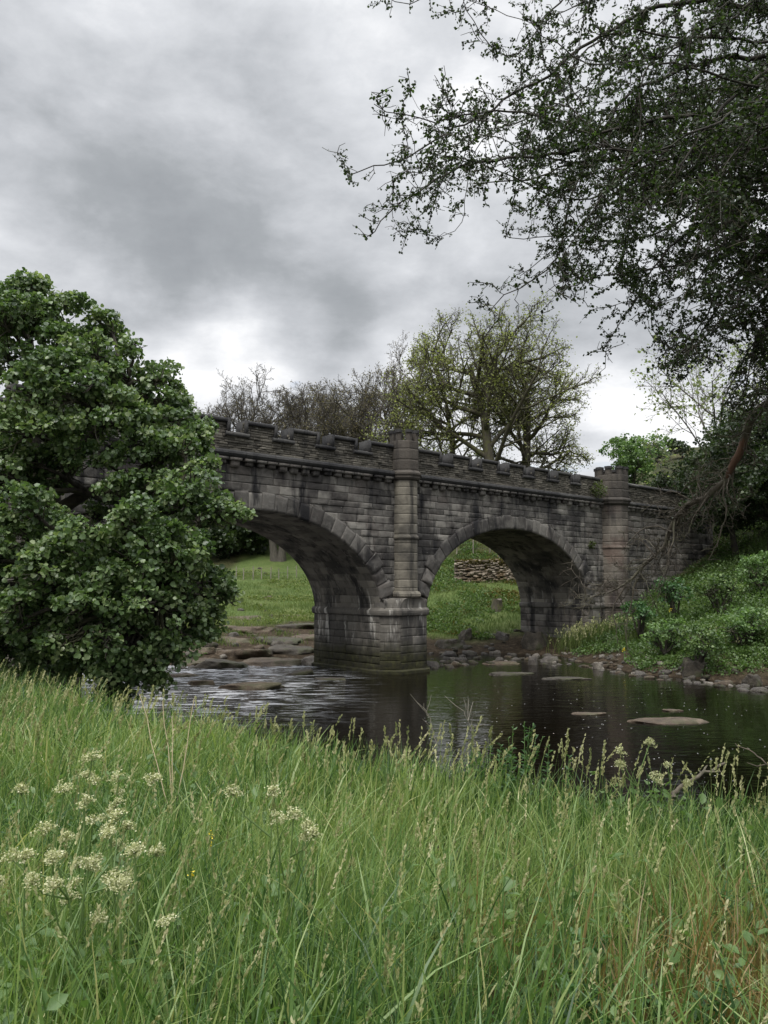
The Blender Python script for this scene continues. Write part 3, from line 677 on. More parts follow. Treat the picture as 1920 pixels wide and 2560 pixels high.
BARE = dict(OAK); BARE['n'] = [10, 6, 6, 5, 4]; BARE['trop'] = [.03, .08, .06, .05, .05, .04]; BARE['ang'] = [42, 42, 42, 40, 40]; BARE['rmin'] = .015; BARE['wig'] = [.06, .14, .18, .18, .16, .14]
M_budleaf = leafmat('bud_leaf', (.085, .07, .04), (.15, .125, .07), (.22, .19, .11), .3)
for px, Y, Ht, sd, lf, lab in ((640, 92, 26, 31, .25, 'pale leafless tree furthest left above the parapet'), (715, 95, 23, 32, .25, 'thin leafless tree second from left above the parapet'),
        (800, 90, 22, 33, .7, 'brown budding tree above the second and third notches'), (865, 88, 22, 34, .9, 'dense brown budding tree above the fourth notch'),
        (935, 86, 25, 35, .7, 'tallest brown budding tree just left of the pier turret'), (760, 97, 23, 37, .5, 'slight leafless tree filling the gap above the third notch'), (600, 99, 24, 38, .2, 'faint leafless tree nearest the left leafy crown'), (900, 96, 23, 39, .9, 'brown budding tree crowding between its two taller neighbours'),
        (990, 92, 22, 36, .7, 'brown budding tree behind the pier turret')):
    oak(px, Y, Ht*.95, sd, lab, leaf=(lf*.6, .2, .14, M_budleaf), P=BARE, r=.34, bark_=M_twig, name='bare_tree', group='bare trees on the hill behind the bridge')
def blob_tree(name, base, lobes, seed, label, cat, mat, barkm, leafsize, per_clump, clump_r, dens, trunk=None, tpl=LEAFW, up=.5, group=None, tonebias=0.):
    """crown of leafy clumps spread over lobes; limbs run from the trunk to every lobe"""
    rng = np.random.default_rng(seed); T = empty(name, base, 0, label, cat, group); base = np.array(base)
    g = G(); polys = []
    if trunk:
        for pts, r0, r1 in trunk: pts = np.array(pts); polys.append((pts-base, np.linspace(r0, r1, len(pts))))
        tubes(g, polys, 10); hub = [p for pl, _ in polys for p in pl[1:]]
    else:
        hub = [np.array([0, 0, .2])]
    lim = []
    for c, r in lobes:
        c = np.array(c)-base; h = min(hub, key=lambda q: np.linalg.norm(q-c)+max(0, q[2]-c[2])*1.5); m = (h+c)/2+rng.normal(0, .12, 3)*np.linalg.norm(c-h)+[0, 0, .08*np.linalg.norm(c-h)]
        t = np.linspace(0, 1, 7)[:, None]; p = h*(1-t)**2+2*m*t*(1-t)+c*t*t+rng.normal(0, .02, (7, 3)); rr = np.linspace(.035+.02*np.linalg.norm(c-h), .02, 7); lim.append((p, rr))
        for k in range(10):
            d = norm(rng.normal(0, 1, 3)); e = c+d*r*.9; tt = np.linspace(0, 1, 4)[:, None]; lim.append((p[5]*(1-tt)+e*tt+rng.normal(0, .04, (4, 3)), np.linspace(.018, .006, 4)))
    if trunk: g.build('trunk', barkm, T, smooth=True)
    g2 = G(); by7 = [q for q in lim if len(q[0]) == 7]; by4 = [q for q in lim if len(q[0]) == 4]
    tubes(g2, by7, 6); tubes(g2, by4, 4); g2.build('branches', barkm, T, smooth=True)
    POS, D, NR, SZ, TN = [], [], [], [], []
    for c, r in lobes:
        k = max(4, int(dens*r*r)); d = norm(rng.normal(0, 1, (k, 3))); d[:, 2] = np.where(d[:, 2] < -.5, -d[:, 2], d[:, 2])
        rad = r*np.clip(rng.normal(.86, .16, k), .3, 1.12)
        cc = np.array(c)-base+d*rad[:, None]*np.array([1, 1, .9])
        for q, dq in zip(cc, d):
            m = rng.poisson(per_clump); e = norm(rng.normal(0, 1, (m, 3))+dq*.55+[0, 0, up]); cr = clump_r*rng.uniform(.7, 1.3)
            POS.append(q+e*cr*rng.uniform(.35, 1, (m, 1))*[1, 1, .75]); NR.append(norm(e*.8+rng.normal(0, .5, (m, 3))+[0, 0, .35])); D.append(norm(e*.6+rng.normal(0, .6, (m, 3))-[0, 0, .35]))
            SZ.append(leafsize*rng.uniform(.5, 1.4, m)); TN.append(np.clip(rng.normal(.45+tonebias, .19, m)+rng.normal(0, .15), 0, 1))
    g = G(); leaves(g, np.concatenate(POS), np.concatenate(D), np.concatenate(NR), np.concatenate(SZ), np.concatenate(TN), tpl); g.build('crown', mat, T)
    return T
def lob(px, py, Y, rp): return (at(px, py, Y), rp/F*Y)
LT = [lob(*a) for a in ((60, 770, 15.5, 75), (75, 715, 15.5, 30), (165, 815, 15, 90), (20, 880, 14.5, 110), (240, 870, 15.5, 75), (325, 945, 15, 80), (150, 950, 14, 120), (405, 1010, 15.5, 80), (470, 1045, 16, 55),
    (250, 1050, 14, 115), (60, 1090, 13.6, 120), (375, 1105, 14.5, 105), (465, 1130, 15, 70), (330, 1190, 14.3, 90), (480, 1225, 14, 85), (535, 1290, 14, 60), (430, 1285, 14.4, 85), (60, 1350, 13, 110), (200, 1385, 12.8, 110),
    (330, 1400, 12.8, 115), (450, 1400, 13.2, 95), (520, 1475, 14, 62), (120, 1480, 12.8, 110), (260, 1520, 12.5, 110), (400, 1520, 13, 105), (490, 1535, 13.8, 60), (60, 1570, 13, 90), (330, 1605, 12.8, 85), (430, 1600, 13.3, 55),
    (285, 1675, 13, 60), (370, 1670, 13, 45), (160, 1590, 13, 80), (505, 1580, 13.8, 38), (20, 1215, 15.8, 60), (290, 1250, 16.4, 60), (285, 1722, 13, 32), (55, 1195, 14.3, 75), (-20, 1180, 14, 90), (150, 1185, 14.6, 50), (30, 1650, 14, 60), (120, 1665, 14, 55), (200, 1680, 13.6, 48), (-60, 1640, 14, 80), (70, 1600, 15, 80), (160, 1640, 15, 60), (365, 1705, 13, 28), (150, 1080, 16.5, 130), (330, 1050, 17, 100), (380, 1330, 16, 90), (200, 1470, 15.5, 120), (70, 1450, 15, 110),
    (-110, 900, 15, 150), (-140, 1130, 14.5, 160), (-120, 1400, 13.5, 150), (-40, 760, 15.5, 90), (-130, 1560, 13, 110))]
rr_ = np.random.default_rng(12)
def sublobes(L, k, f):   # knobbly boughs breaking the outline of each lobe
    out = []
    for c, r in L:
        out.append((c, r*.83))
        for _ in range(k):
            d = norm(rr_.normal(0, 1, 3)+[0, -.25, .25]); out.append((c+d*r*.95, r*rr_.uniform(*f)))
    return out
LT = sublobes(LT, 3, (.24, .42))
tb = place(100, 15.4, -.2)
blob_tree('sycamore_tree', tb, LT, 77, 'big dark green leafy tree at the left, its boughs hanging to the river', 'tree', M_syc, M_bark, .072, 52, .22, 78,
    trunk=[([tb, at(110, 1480, 15.4), at(125, 1340, 15.4), at(120, 1240, 15.4)], .36, .24), ([at(120, 1240, 15.4), at(180, 1160, 15.2), at(250, 1060, 15), at(300, 980, 15)], .2, .07), ([at(120, 1240, 15.4), at(90, 1100, 15.4), at(80, 950, 15.4), at(70, 800, 15.4)], .22, .06),
           ([at(122, 1290, 15.4), at(220, 1230, 15), at(330, 1210, 14.6), at(450, 1230, 14.2)], .15, .05), ([at(120, 1330, 15.4), at(190, 1400, 14.4), at(290, 1450, 13.6), at(400, 1490, 13.4)], .16, .05), ([at(115, 1250, 15.4), at(30, 1180, 15.2), at(-60, 1080, 15)], .17, .07)])

# near overhanging tree at the right: its limbs in metres, grown into twigs and small leaves
def hawthorn():
    rng = np.random.default_rng(9); base = np.array([5.1, 3.9, hz(5.1, 3.9)-.1])
    T = empty('hawthorn_tree', base, 0, 'near tree at the right whose dark twiggy boughs overhang the river', 'tree')
    fork = np.array([4.75, 6.9, 4.6])
    L = [  # (px, py, depth) along each limb, first points off to the right near the trunk
        [(2250, 250, 7), (1900, 60, 6.8), (1640, 70, 6.6), (1403, 215, 6.5), (1251, 300, 6.4), (1118, 360, 6.3), (1019, 405, 6.3), (930, 430, 6.2), (868, 440, 6.2)],
        [(2250, 500, 7), (1914, 464, 6.8), (1715, 446, 6.6), (1549, 408, 6.5), (1420, 420, 6.4), (1290, 455, 6.3), (1180, 460, 6.2)],
        [(2250, 200, 6.5), (1850, 160, 6.2), (1600, 215, 6.1), (1516, 300, 6.1), (1437, 451, 6.1), (1397, 580, 6.1), (1364, 676, 6.0), (1277, 725, 6.0), (1222, 785, 6.0)],
        [(2200, 560, 7.5), (1880, 590, 7.3), (1720, 660, 7.2), (1589, 680, 7.1), (1500, 685, 7.1), (1452, 697, 7.1)],
        [(2200, 480, 7), (1960, 520, 6.8), (1815, 540, 6.7), (1649, 668, 6.7), (1582, 765, 6.6), (1515, 862, 6.6)],
        [(2250, 520, 7.5), (2000, 560, 7.4), (1880, 640, 7.4), (1790, 770, 7.3), (1720, 880, 7.3), (1702, 915, 7.3)],
        [(2250, 100, 7), (1800, -80, 7), (1500, -40, 6.8), (1324, 155, 6.7), (1218, 88, 6.6), (1160, 5, 6.6)],
        [(2200, 350, 6), (1800, 290, 5.8), (1500, 330, 5.7), (1330, 280, 5.7), (1218, 265, 5.7), (1085, 305, 5.7), (990, 285, 5.7), (935, 260, 5.7)],
        [(2200, 300, 7.6), (1850, 330, 7.6), (1620, 420, 7.5), (1480, 540, 7.4), (1380, 640, 7.4), (1300, 690, 7.4)],
        [(2200, 400, 8.2), (1900, 420, 8.2), (1700, 540, 8.2), (1560, 600, 8.1), (1440, 590, 8.0), (1260, 590, 8)],
        [(2200, 100, 5.6), (1900, 200, 5.4), (1760, 330, 5.3), (1640, 480, 5.3), (1560, 560, 5.3)],
        [(2300, -100, 6), (1950, -60, 5.9), (1760, 60, 5.9), (1600, 120, 5.8), (1450, 130, 5.8), (1330, 60, 5.8)],
        [(2300, 600, 8), (2050, 700, 8), (1920, 800, 7.9), (1850, 900, 7.9), (1800, 1000, 7.9)],
        [(2200, 650, 6.8), (2000, 720, 6.7), (1900, 830, 6.7), (1860, 940, 6.7), (1840, 1010, 6.7)],
        [(2300, 0, 7.6), (1950, 120, 7.6), (1700, 230, 7.6), (1500, 260, 7.5), (1350, 360, 7.5), (1200, 400, 7.5), (1060, 440, 7.5)],
        [(2200, 600, 6.2), (1950, 640, 6.1), (1830, 720, 6.1), (1740, 830, 6.1), (1650, 880, 6.1)],
        [(2300, 260, 8.6), (2000, 240, 8.6), (1800, 190, 8.6), (1640, 330, 8.5), (1560, 430, 8.5)],
        [(2300, 420, 5.5), (2050, 380, 5.4), (1900, 360, 5.4), (1800, 450, 5.4), (1750, 600, 5.4), (1700, 700, 5.4)],
        [(2200, 430, 6.6), (1700, 380, 6.5), (1400, 375, 6.4), (1180, 400, 6.3), (1060, 450, 6.2), (985, 510, 6.2), (935, 570, 6.2), (918, 592, 6.2)],
        [(2300, -200, 7), (2000, -160, 7), (1750, -120, 6.9), (1500, -120, 6.8), (1300, -60, 6.8), (1130, -20, 6.8), (1010, 8, 6.8), (965, -10, 6.8)],
    ]
    def smoothline(P, step):
        P = np.array(P); t = np.arange(len(P)); d = np.concatenate([[0], np.cumsum(np.linalg.norm(np.diff(P, axis=0), axis=1))]); n = max(4, int(d[-1]/step)); u = np.linspace(0, d[-1], n)
        tt = np.interp(u, d, t); i = np.clip(tt.astype(int), 0, len(P)-2); f = (tt-i)[:, None]
        p0 = P[np.maximum(i-1, 0)]; p1 = P[i]; p2 = P[i+1]; p3 = P[np.minimum(i+2, len(P)-1)]
        return .5*(2*p1+(p2-p0)*f+(2*p0-5*p1+4*p2-p3)*f**2+(3*p1-p0-3*p2+p3)*f**3)
    def crook(p, a): 
        k = len(p); w = np.cumsum(rng.normal(0, a, (k, 3)), 0); w -= np.linspace(0, 1, k)[:, None]*w[-1]; return p+w
    polys1, polys2, polys3 = [], [], []; pos, dd, sz = [], [], []
    extra = []
    for k, l in enumerate(L):     # companion boughs beside each main one, farther or nearer
        for dz in (-.7, .8):
            q = [(x+rng.uniform(-25, 55)+40, y+rng.normal(0, 45), z+dz*rng.uniform(.7, 1.3)) for x, y, z in l]
            extra.append(q[:-1] if len(q) > 5 else q)
        extra.append([(x+rng.uniform(20, 140)+60, y+rng.normal(-20, 60), z+rng.uniform(1.6, 2.6)) for x, y, z in l[:max(4, len(l)-2)]])
    for k, l in enumerate(L+extra):
        P = [fork+rng.normal(0, .1, 3)]+[at(*q) for q in l]; p = crook(smoothline(P, .12), .016); n = len(p)
        r = np.interp(np.arange(n)/(n-1), [0, .35, .7, 1], [.10, .034, .013, .0035])*rng.uniform(.8, 1.15)*(1 if k < len(L) else .55); polys1.append((p, r))
        tg = norm(np.gradient(p, axis=0))
        for s in np.arange(.16, 1.0, .020 if k < len(L) else .024):
            i = min(n-2, int(s*(n-1)+rng.uniform(0, 2))); f = (i/(n-1))
            L1 = rng.uniform(.22, .8)*(1.15-.75*f); d = norm(tg[i]*rng.uniform(.3, 1.1)+rng.normal(0, .55, 3)+[0, 0, -.12]); m = max(4, int(L1/.045))
            q = [p[i]]; 
            for _ in range(m): d = norm(d+rng.normal(0, .30, 3)+[0, 0, -.012]); q.append(q[-1]+d*L1/m)
            lf_ = 1.5*ss(np.array((q[0][2]-4.6)/1.6))+.45+.5*ss(np.array((q[0][0]-1.2)/1.2))
            q = np.array(q); r0 = min(r[i]*.6, .011); polys2.append((q, np.linspace(r0, .0028, m+1)))
            for a in range(2, m-1):      # side shoots
                if rng.random() < .40:
                    e = norm(d*.5+rng.normal(0, .65, 3)+[0, 0, -.1]); mm = rng.integers(4, 9); sq = [q[a]]
                    for _ in range(mm): e = norm(e+rng.normal(0, .25, 3)); sq.append(sq[-1]+e*.042)
                    sq = np.array(sq); polys2.append((sq, np.linspace(.0045, .0022, mm+1)))
                    for b_ in range(1, mm+1):
                        for _ in range(rng.poisson(LEAFN*.9*lf_)): pos.append(sq[b_]+rng.normal(0, .012, 3)); dd.append(e*.4+rng.normal(0, .7, 3)+[0, 0, -.25]); sz.append(rng.uniform(.014, .033))
            for a in range(1, m+1):
                for _ in range(rng.poisson(1.3)):
                    L2 = rng.uniform(.04, .17); e = norm(d*.4+rng.normal(0, .8, 3)); mm = q[a]+e*L2*.5+rng.normal(0, .012, 3); w = np.array([q[a], mm, mm+norm(e+rng.normal(0, .5, 3))*L2*.5]); polys3.append((w, np.array([.0035, .003, .0022])))
                    for _ in range(rng.poisson(LEAFN*lf_)):
                        u = rng.uniform(.2, 1); pos.append(w[0]*(1-u)+w[2]*u+rng.normal(0, .006, 3)); dd.append(e*.4+rng.normal(0, .7, 3)+[0, 0, -.25]); sz.append(rng.uniform(.014, .033))
                if rng.random() < .5: pos.append(q[a]); dd.append(rng.normal(0, 1, 3)); sz.append(rng.uniform(.016, .034))
    # a few big pale leaves close to the eye
    for _ in range(70):
        i = rng.integers(len(polys2)); q = polys2[i][0]
        if q[-1][0] > .9: pos.append(q[-1]); dd.append(rng.normal(0, 1, 3)); sz.append(rng.uniform(.05, .075))
    g = G(); tr = np.array([base, base+[0, .35, 1.0], base+[-.1, 1.4, 2.2], fork]); tubes(g, [(smoothline(tr, .25), np.linspace(.24, .15, len(smoothline(tr, .25))))], 10)
    g.build('trunk', M_bark, T, smooth=True).matrix_parent_inverse = T.matrix_world.inverted()
    g = G()
    for q in polys1: tubes(g, [q], 7)
    g.build('boughs', M_bough, T, smooth=True)
    g = G(); tubes(g, polys2, 4); tubes(g, polys3, 3); g.build('twigs', M_bark, T)
    pos = np.array(pos); n = len(pos); sz = np.array(sz); tn = np.clip(rng.normal(.35, .18, n)+np.where(sz > .045, .4, 0), 0, 1)
    g = G(); leaves(g, pos, np.array(dd), rng.normal(0, 1, (n, 3))+[0, 0, .4], sz, tn); g.build('crown', M_haw, T)
    # the dead limb that droops to the water
    D = [fork+[0, .3, -.3], at(2200, 800, 7.6), at(1990, 930, 8.0), at(1900, 1010, 8.2), at(1858, 1060, 8.3), at(1838, 1120, 8.4), at(1800, 1180, 8.5), at(1765, 1240, 8.6), at(1715, 1265, 8.8), at(1685, 1305, 9.0), at(1662, 1375, 9.1), at(1610, 1430, 9.2), at(1560, 1470, 9.3), at(1500, 1488, 9.3), at(1462, 1497, 9.3)]
    p = crook(smoothline(D, .1), .012); n = len(p); r = np.interp(np.arange(n)/(n-1), [0, .3, .55, .8, 1], [.085, .070, .046, .026, .005]); tg = norm(np.gradient(p, axis=0))
    g = G(); tubes(g, [(p, r)], 8); tw2, tw3 = [], []
    for s in np.concatenate([np.arange(.3, .62, .02), np.arange(.5, 1, .0062)]):
        i = min(n-2, int(s*(n-1))); L1 = rng.uniform(.2, .75)*(1.1 if s > .6 else .6); d = norm(tg[i]*.8+rng.normal(0, .65, 3)+[0, 0, -.1]); m = max(5, int(L1/.05)); q = [p[i]]
        for _ in range(m): d = norm(d+rng.normal(0, .3, 3)); q.append(q[-1]+d*L1/m)
        q = np.array(q); tw2.append((q, np.linspace(min(.0095, r[i]*.45), .0024, m+1)))
        for a in range(2, m+1):
            for _ in range(rng.poisson(2.0)):
                L2 = rng.uniform(.04, .22); e = norm(d*.5+rng.normal(0, .7, 3)); mm = q[a]+e*L2*.5; tw3.append((np.array([q[a], mm, mm+norm(e+rng.normal(0, .5, 3))*L2*.5]), np.array([.0032, .0028, .002])))
    for st, en in (((1770, 1240, 8.6), (1722, 1335, 8.5)), ((1672, 1350, 9.1), (1650, 1470, 9.0)), ((1690, 1300, 9.0), (1640, 1480, 8.8)), ((1560, 1470, 9.3), (1545, 1600, 9.2)), ((1590, 1450, 9.25), (1575, 1640, 9.2)), ((1680, 1330, 9.05), (1560, 1370, 9.3)), ((1640, 1400, 9.15), (1545, 1330, 9.4)), ((1800, 1180, 8.5), (1770, 1400, 8.4))):
        q = crook(smoothline([at(*st), (at(*st)+at(*en))/2+rng.normal(0, .06, 3), at(*en)], .07), .012); tw2.append((q, np.linspace(.013, .0035, len(q))))
        for a in range(3, len(q)):
            for _ in range(rng.poisson(1.2)):
                L2 = rng.uniform(.06, .3); e = norm(rng.normal(0, .8, 3)+[0, 0, -.2]); mm = q[a]+e*L2*.5; tw3.append((np.array([q[a], mm, mm+norm(e+rng.normal(0, .5, 3))*L2*.5]), np.array([.0036, .003, .0022])))
    tubes(g, tw2, 5); tubes(g, tw3, 3)
    db = g.build('dead_bough', M_barkdead, T, smooth=True); db['label'] = 'long bare dead bough drooping in front of the bridge end'
    i0 = min(range(n), key=lambda i: np.linalg.norm(p[i]-at(1838, 1120, 8.4))); g = G(); tubes(g, [(p[i0-2:i0+4]+norm(np.array([-.35, -1, .1]))*.012, r[i0-2:i0+4]*np.array([.6, .92, 1.0, 1.0, .92, .6]))], 8); g.build('stripped_patch', M_redwood, db, smooth=True)
    for o in T.children: o.matrix_parent_inverse = T.matrix_world.inverted(); o.location = (0, 0, 0)
    for o in T.children:     # meshes were made in world coordinates: move them to the tree's base
        o.matrix_parent_inverse.identity(); o.data.transform(__import__('mathutils').Matrix.Translation(-Vector(base)))
        for c in o.children: c.data.transform(__import__('mathutils').Matrix.Translation(-Vector(base)))
LEAFN = 2.7
hawthorn()
# trees and bushes of the right-hand bank and beyond
def bush(name, px, py, Y, rx, seed, label, mat, size, n=7, per=14, dens=26, cr=.35, cat='bush', group=None, squash=.8, trunk=True, tonebias=0.):
    c = at(px, py, Y); rng = np.random.default_rng(seed); b = np.array([c[0], c[1], hz(c[0], c[1])-.1]); lo = []
    top = max(c[2], b[2]+rx*.6)
    for k in range(n):
        d = norm(rng.normal(0, 1, 3)); lo.append((np.array([c[0], c[1], top])+d*rx*np.array([.6, .6, .6*squash]), rx*rng.uniform(.38, .6)))
    tr = [([b, (b+[c[0], c[1], top])/2+rng.normal(0, .1, 3), np.array([c[0], c[1], top])], .05*rx+.05, .04)] if trunk else None
    return blob_tree(name, b, lo, seed, label, cat, mat, M_bark, size, per, cr, dens, trunk=tr, group=group, tonebias=tonebias)
bush('leafy_tree', 1585, 1135, 54, 2.4, 51, 'small round fresh green tree behind the right end turret', M_freshleaf, .13, n=11, per=22, dens=22, cat='tree', squash=1.25, cr=.34)
bush('dark_tree', 1745, 1235, 49, 3.2, 52, 'dark tree just right of the approach wall end', M_darkleaf, .115, n=11, per=34, dens=26, cr=.38, cat='tree', group='dark trees on the right bank')
bush('dark_tree', 1835, 1245, 42, 3.2, 53, 'dark tree behind the drooping dead bough', M_darkleaf, .115, n=11, per=34, dens=26, cr=.38, cat='tree', group='dark trees on the right bank')
bush('dark_tree', 1915, 1190, 38, 3.6, 54, 'dark tree at the right edge above the green bank', M_darkleaf, .115, n=11, per=34, dens=26, cr=.38, cat='tree', group='dark trees on the right bank')
SPARSE = dict(OAK); SPARSE['n'] = [12, 6, 5, 4]; SPARSE['trop'] = [.05, .06, .05, .04]; SPARSE['rmin'] = .01
for k, (px, py, Y, r, mt, lab) in enumerate(((1660, 1590, 29, .75, 'f', 'light green leafy bush low on the right bank near the shore'), (1745, 1610, 27, .8, 'u', 'dark bramble mound above the mossy boulder'), (1850, 1570, 28, .95, 'f', 'pale green bush on the right bank near the picture edge'),
        (1800, 1480, 32, 1.0, 'u', 'bramble mound halfway up the right bank'), (1690, 1480, 34, .8, 'b', 'bright bush on the bank beside the drooping bough tips'), (1905, 1430, 33, 1.0, 'f', 'pale leafy bush at the right picture edge under the dark trees'), (1600, 1530, 33, .6, 'b', 'small bush at the foot of the reddish buttress'))):
    bush('bramble_bush', px, py, Y, r, 80+k, lab, {'f': M_freshleaf, 'u': M_under, 'b': M_bushleaf}[mt], .075, n=7, per=34, dens=44, cr=.25, squash=.7, trunk=False)
for k, (px, Y, r, lab) in enumerate(((1672, 122, 1.3, 'tiny dark tree standing on the hill skyline right of the bridge'), (1640, 118, 1.8, 'low dark hedge bush on the hillside just below the skyline'), (1705, 112, 2.2, 'dark thorn bush on the hillside behind the dead bough'))):
    q_ = place(px, Y); sc_ = (q_[2]-EYE+r*.8)/Y; bush('hill_bush', px, HORIZ-sc_*F*1.0, Y, r, 90+k, lab, M_darkleaf, .3, n=6, per=16, dens=10, cr=.5)
b_ = place(1770, 46, -.2); SPARSE['stems'] = [((0, 0, 0), (.03, 0, 1), 9, .14)]
tree_thing('birch_tree', b_, SPARSE, 61, 'pale sparse young tree rising above the dark trees at right', 'tree', (M_twig, M_twig), (1.6, .16, .17, M_paleleaf))
WOOD = dict(BARE)
bush('woodland_tree', 560, 1330, 88, 5.5, 66, 'dim brown-green woodland tree seen through the left arch', M_darkleaf, .35, n=9, per=14, dens=9, cr=.6, cat='tree')
bush('woodland_tree', 650, 1300, 96, 5.0, 67, 'dark woodland tree on the field slope seen through the left arch', M_darkleaf, .35, n=9, per=14, dens=9, cr=.6, cat='tree')
g = None
def old_trunk():
    b = place(697, 84, -.3); T = empty('old_tree', b, 0, 'thick old tree trunk on the field seen through the left arch', 'tree'); g = G()
    for dx, h, ln in ((-.35, 9, -.16), (.25, 9, .10)):
        t = np.linspace(0, 1, 8)[:, None]; p = np.array([[dx, 0, 0]])*(1-.3*t)+np.array([[ln*h, 0, h]])*t; tubes(g, [(p, np.linspace(.42, .2, 8)*(1+.5*np.exp(-np.arange(8)*1.5)))], 10)
    g.build('trunk', M_twig, T, smooth=True); rng = np.random.default_rng(4); n = 5000; c = norm(rng.normal(0, 1, (n, 3)))*rng.uniform(.6, 1, (n, 1))*[5, 4, 2.6]+[0, 0, 9.5]
    g = G(); leaves(g, c, rng.normal(0, 1, (n, 3)), rng.normal(0, 1, (n, 3)), rng.uniform(.2, .4, n), np.clip(rng.normal(.5, .2, n), 0, 1)); g.build('crown', M_darkleaf, T)
old_trunk()
def wall_plant(px, py, r, sd, lab):
    rng = np.random.default_rng(sd); k = 0
    o = at(px, py, 36.9); n = int(330*r/.4); T = empty('wall_fern', o, 0, lab, 'plant'); g = G(); e = norm(rng.normal(0, 1, (n, 3)))*rng.uniform(.2, 1, (n, 1))*r
    leaves(g, e, norm(e)+rng.normal(0, .5, (n, 3)), rng.normal(0, 1, (n, 3))+[0, 0, 1], rng.uniform(.05, .12, n), np.clip(rng.normal(.45, .2, n), 0, 1)); g.build('leaves', M_oakleaf2, T)
wall_plant(1497, 1222, .42, 1, 'green ferny tuft growing at the foot of the right end turret'); wall_plant(1478, 1362, .2, 2, 'little yellow-green tuft growing from the wall beside the reddish buttress')

# ------------------------------------------------------------------ rocks
def rock_mesh(name, mat, s, seed, flat=.0, sub=3):
    bm = bmesh.new(); bmesh.ops.create_icosphere(bm, subdivisions=sub, radius=1.); rr = random.Random(seed); off = Vector((rr.uniform(0, 90), rr.uniform(0, 90), rr.uniform(0, 90)))
    planes = [(Vector((rr.gauss(0, 1), rr.gauss(0, 1), rr.gauss(0, .7))).normalized(), rr.uniform(.55, .85)) for _ in range(13)]+[(Vector((rr.gauss(0, .12), rr.gauss(0, .12), 1)).normalized(), .62-flat*.2)]
    for v in bm.verts:
        p = v.co.copy(); 
        for n, d in planes:
            e = p.dot(n)-d
            if e > 0: p -= n*e*.9
        p *= 1+.17*mnoise.noise(p*1.4+off)+.15*mnoise.noise(p*3.2+off)+.06*mnoise.noise(p*8+off)+.03*mnoise.noise(p*19+off)
        v.co = Vector((p.x*s[0], p.y*s[1], p.z*s[2]))
    me = bpy.data.meshes.new(name); bm.to_mesh(me); bm.free(); me.materials.append(mat)
    for f in me.polygons: f.use_smooth = True
    return me
def rock(name, px, py, wpx, hpx, mat, seed, label, group=None, z=None, dy=.8, flat=0., cat='rock', rot=None, sub=4):
    zz = 0. if z is None else z; b = on_level(px, py, zz); Y = b[1]; w = wpx/F*Y/2; h = hpx/F*Y
    if z is None: b = np.array([b[0], Y, 0.])
    elif Y > 22:       # walk along the view ray until it meets the ground
        r_ = ray(px, py)
        for Y in np.arange(22, 60, .1):
            b = np.array([0, 0, EYE])+r_*(Y/r_[1])
            if b[2] <= max(hz(b[0], b[1]), 0): break
        w = wpx/F*Y/2; h = hpx/F*Y
    o = bpy.data.objects.new(name, rock_mesh(name, mat, (w*1.15, w*dy*1.15, max(h*1.0, .06)*1.5), seed, flat, sub)); COL.objects.link(o); o.location = (b[0], b[1]+w*dy*.4, b[2]-h*.15); o.rotation_euler.z = rot if rot is not None else random.Random(seed).uniform(-.3, .3)
    return tag(o, label, cat, group)
RG = 'boulders and slabs in the riverbed'
rock('boulder', 1118, 1628, 98, 32, M_brown, 1, 'broad dark brown boulder just right of the pier base', RG)
rock('boulder', 1165, 1600, 40, 28, M_brown, 2, 'small dark boulder behind the broad boulder right of the pier', RG, z=.3)
rock('boulder', 1340, 1622, 68, 46, M_brown, 3, 'tall brown boulder at the foot of the right abutment', RG, z=.1)
rock('boulder', 1256, 1600, 30, 18, M_grey, 4, 'grey rounded stone left of the abutment corner', RG, z=.3)
rock('boulder', 1335, 1662, 26, 24, M_grey, 5, 'small pointed grey stone standing in the river shallows', RG, dy=.7)
rock('boulder', 1373, 1655, 48, 15, M_grey, 6, 'low grey stone right of the pointed stone in the shallows', RG)
rock('boulder', 1495, 1672, 32, 17, M_pale, 7, 'single pale round stone at the right river edge', RG)
rock('boulder', 1737, 1690, 64, 46, M_brown, 8, 'dark mossy round boulder on the right shore', RG, z=.05)
rock('boulder', 1668, 1688, 36, 14, M_grey, 9, 'grey stone left of the dark mossy boulder on the right shore', RG)
rock('boulder', 1885, 1712, 60, 28, M_brown, 10, 'dark boulder where the right shore meets the picture edge', RG)
rock('flat_rock', 1467, 1786, 84, 7, M_ledge, 11, 'small flat stone breaking the dark water mid-river', RG, dy=.5, flat=1)
rock('flat_rock', 1680, 1806, 178, 9, M_ledge, 12, 'largest flat slab breaking the dark water at the right', RG, dy=.5, flat=1)
rock('flat_rock', 1682, 1778, 50, 5, M_ledge, 13, 'little stone just behind the largest flat slab in the water', RG, dy=.5, flat=1)
rock('flat_rock', 1262, 1660, 110, 8, M_ledge, 14, 'long low slab at the water edge under the right arch', RG, dy=.6, flat=1)
rock('flat_rock', 1265, 1686, 130, 4.5, M_brown, 15, 'barely awash slab in the water below the right arch', RG, dy=.5, flat=1)
rock('flat_rock', 1415, 1698, 120, 5, M_brown, 16, 'barely awash slab in the water left of the right shore', RG, dy=.4, flat=1)
rock('flat_rock', 1128, 1664, 45, 5, M_ledge, 17, 'small tan slab awash beside the pier', RG, dy=.5, flat=1)
rock('flat_rock', 612, 1722, 175, 20, M_ledge, 18, 'long brown slab in the rapids nearest the grassy bank', RG, dy=.5, flat=1)
rock('flat_rock', 500, 1712, 90, 16, M_ledge, 19, 'brown slab left of the long slab in the rapids', RG, dy=.6, flat=1)
rock('flat_rock', 742, 1688, 84, 13, M_brown, 20, 'mossy slab in the rapids close to the pier', RG, dy=.6, flat=1)
rock('flat_rock', 820, 1700, 90, 7, M_brown, 21, 'thin awash slab at the left foot of the pier', RG, dy=.5, flat=1)
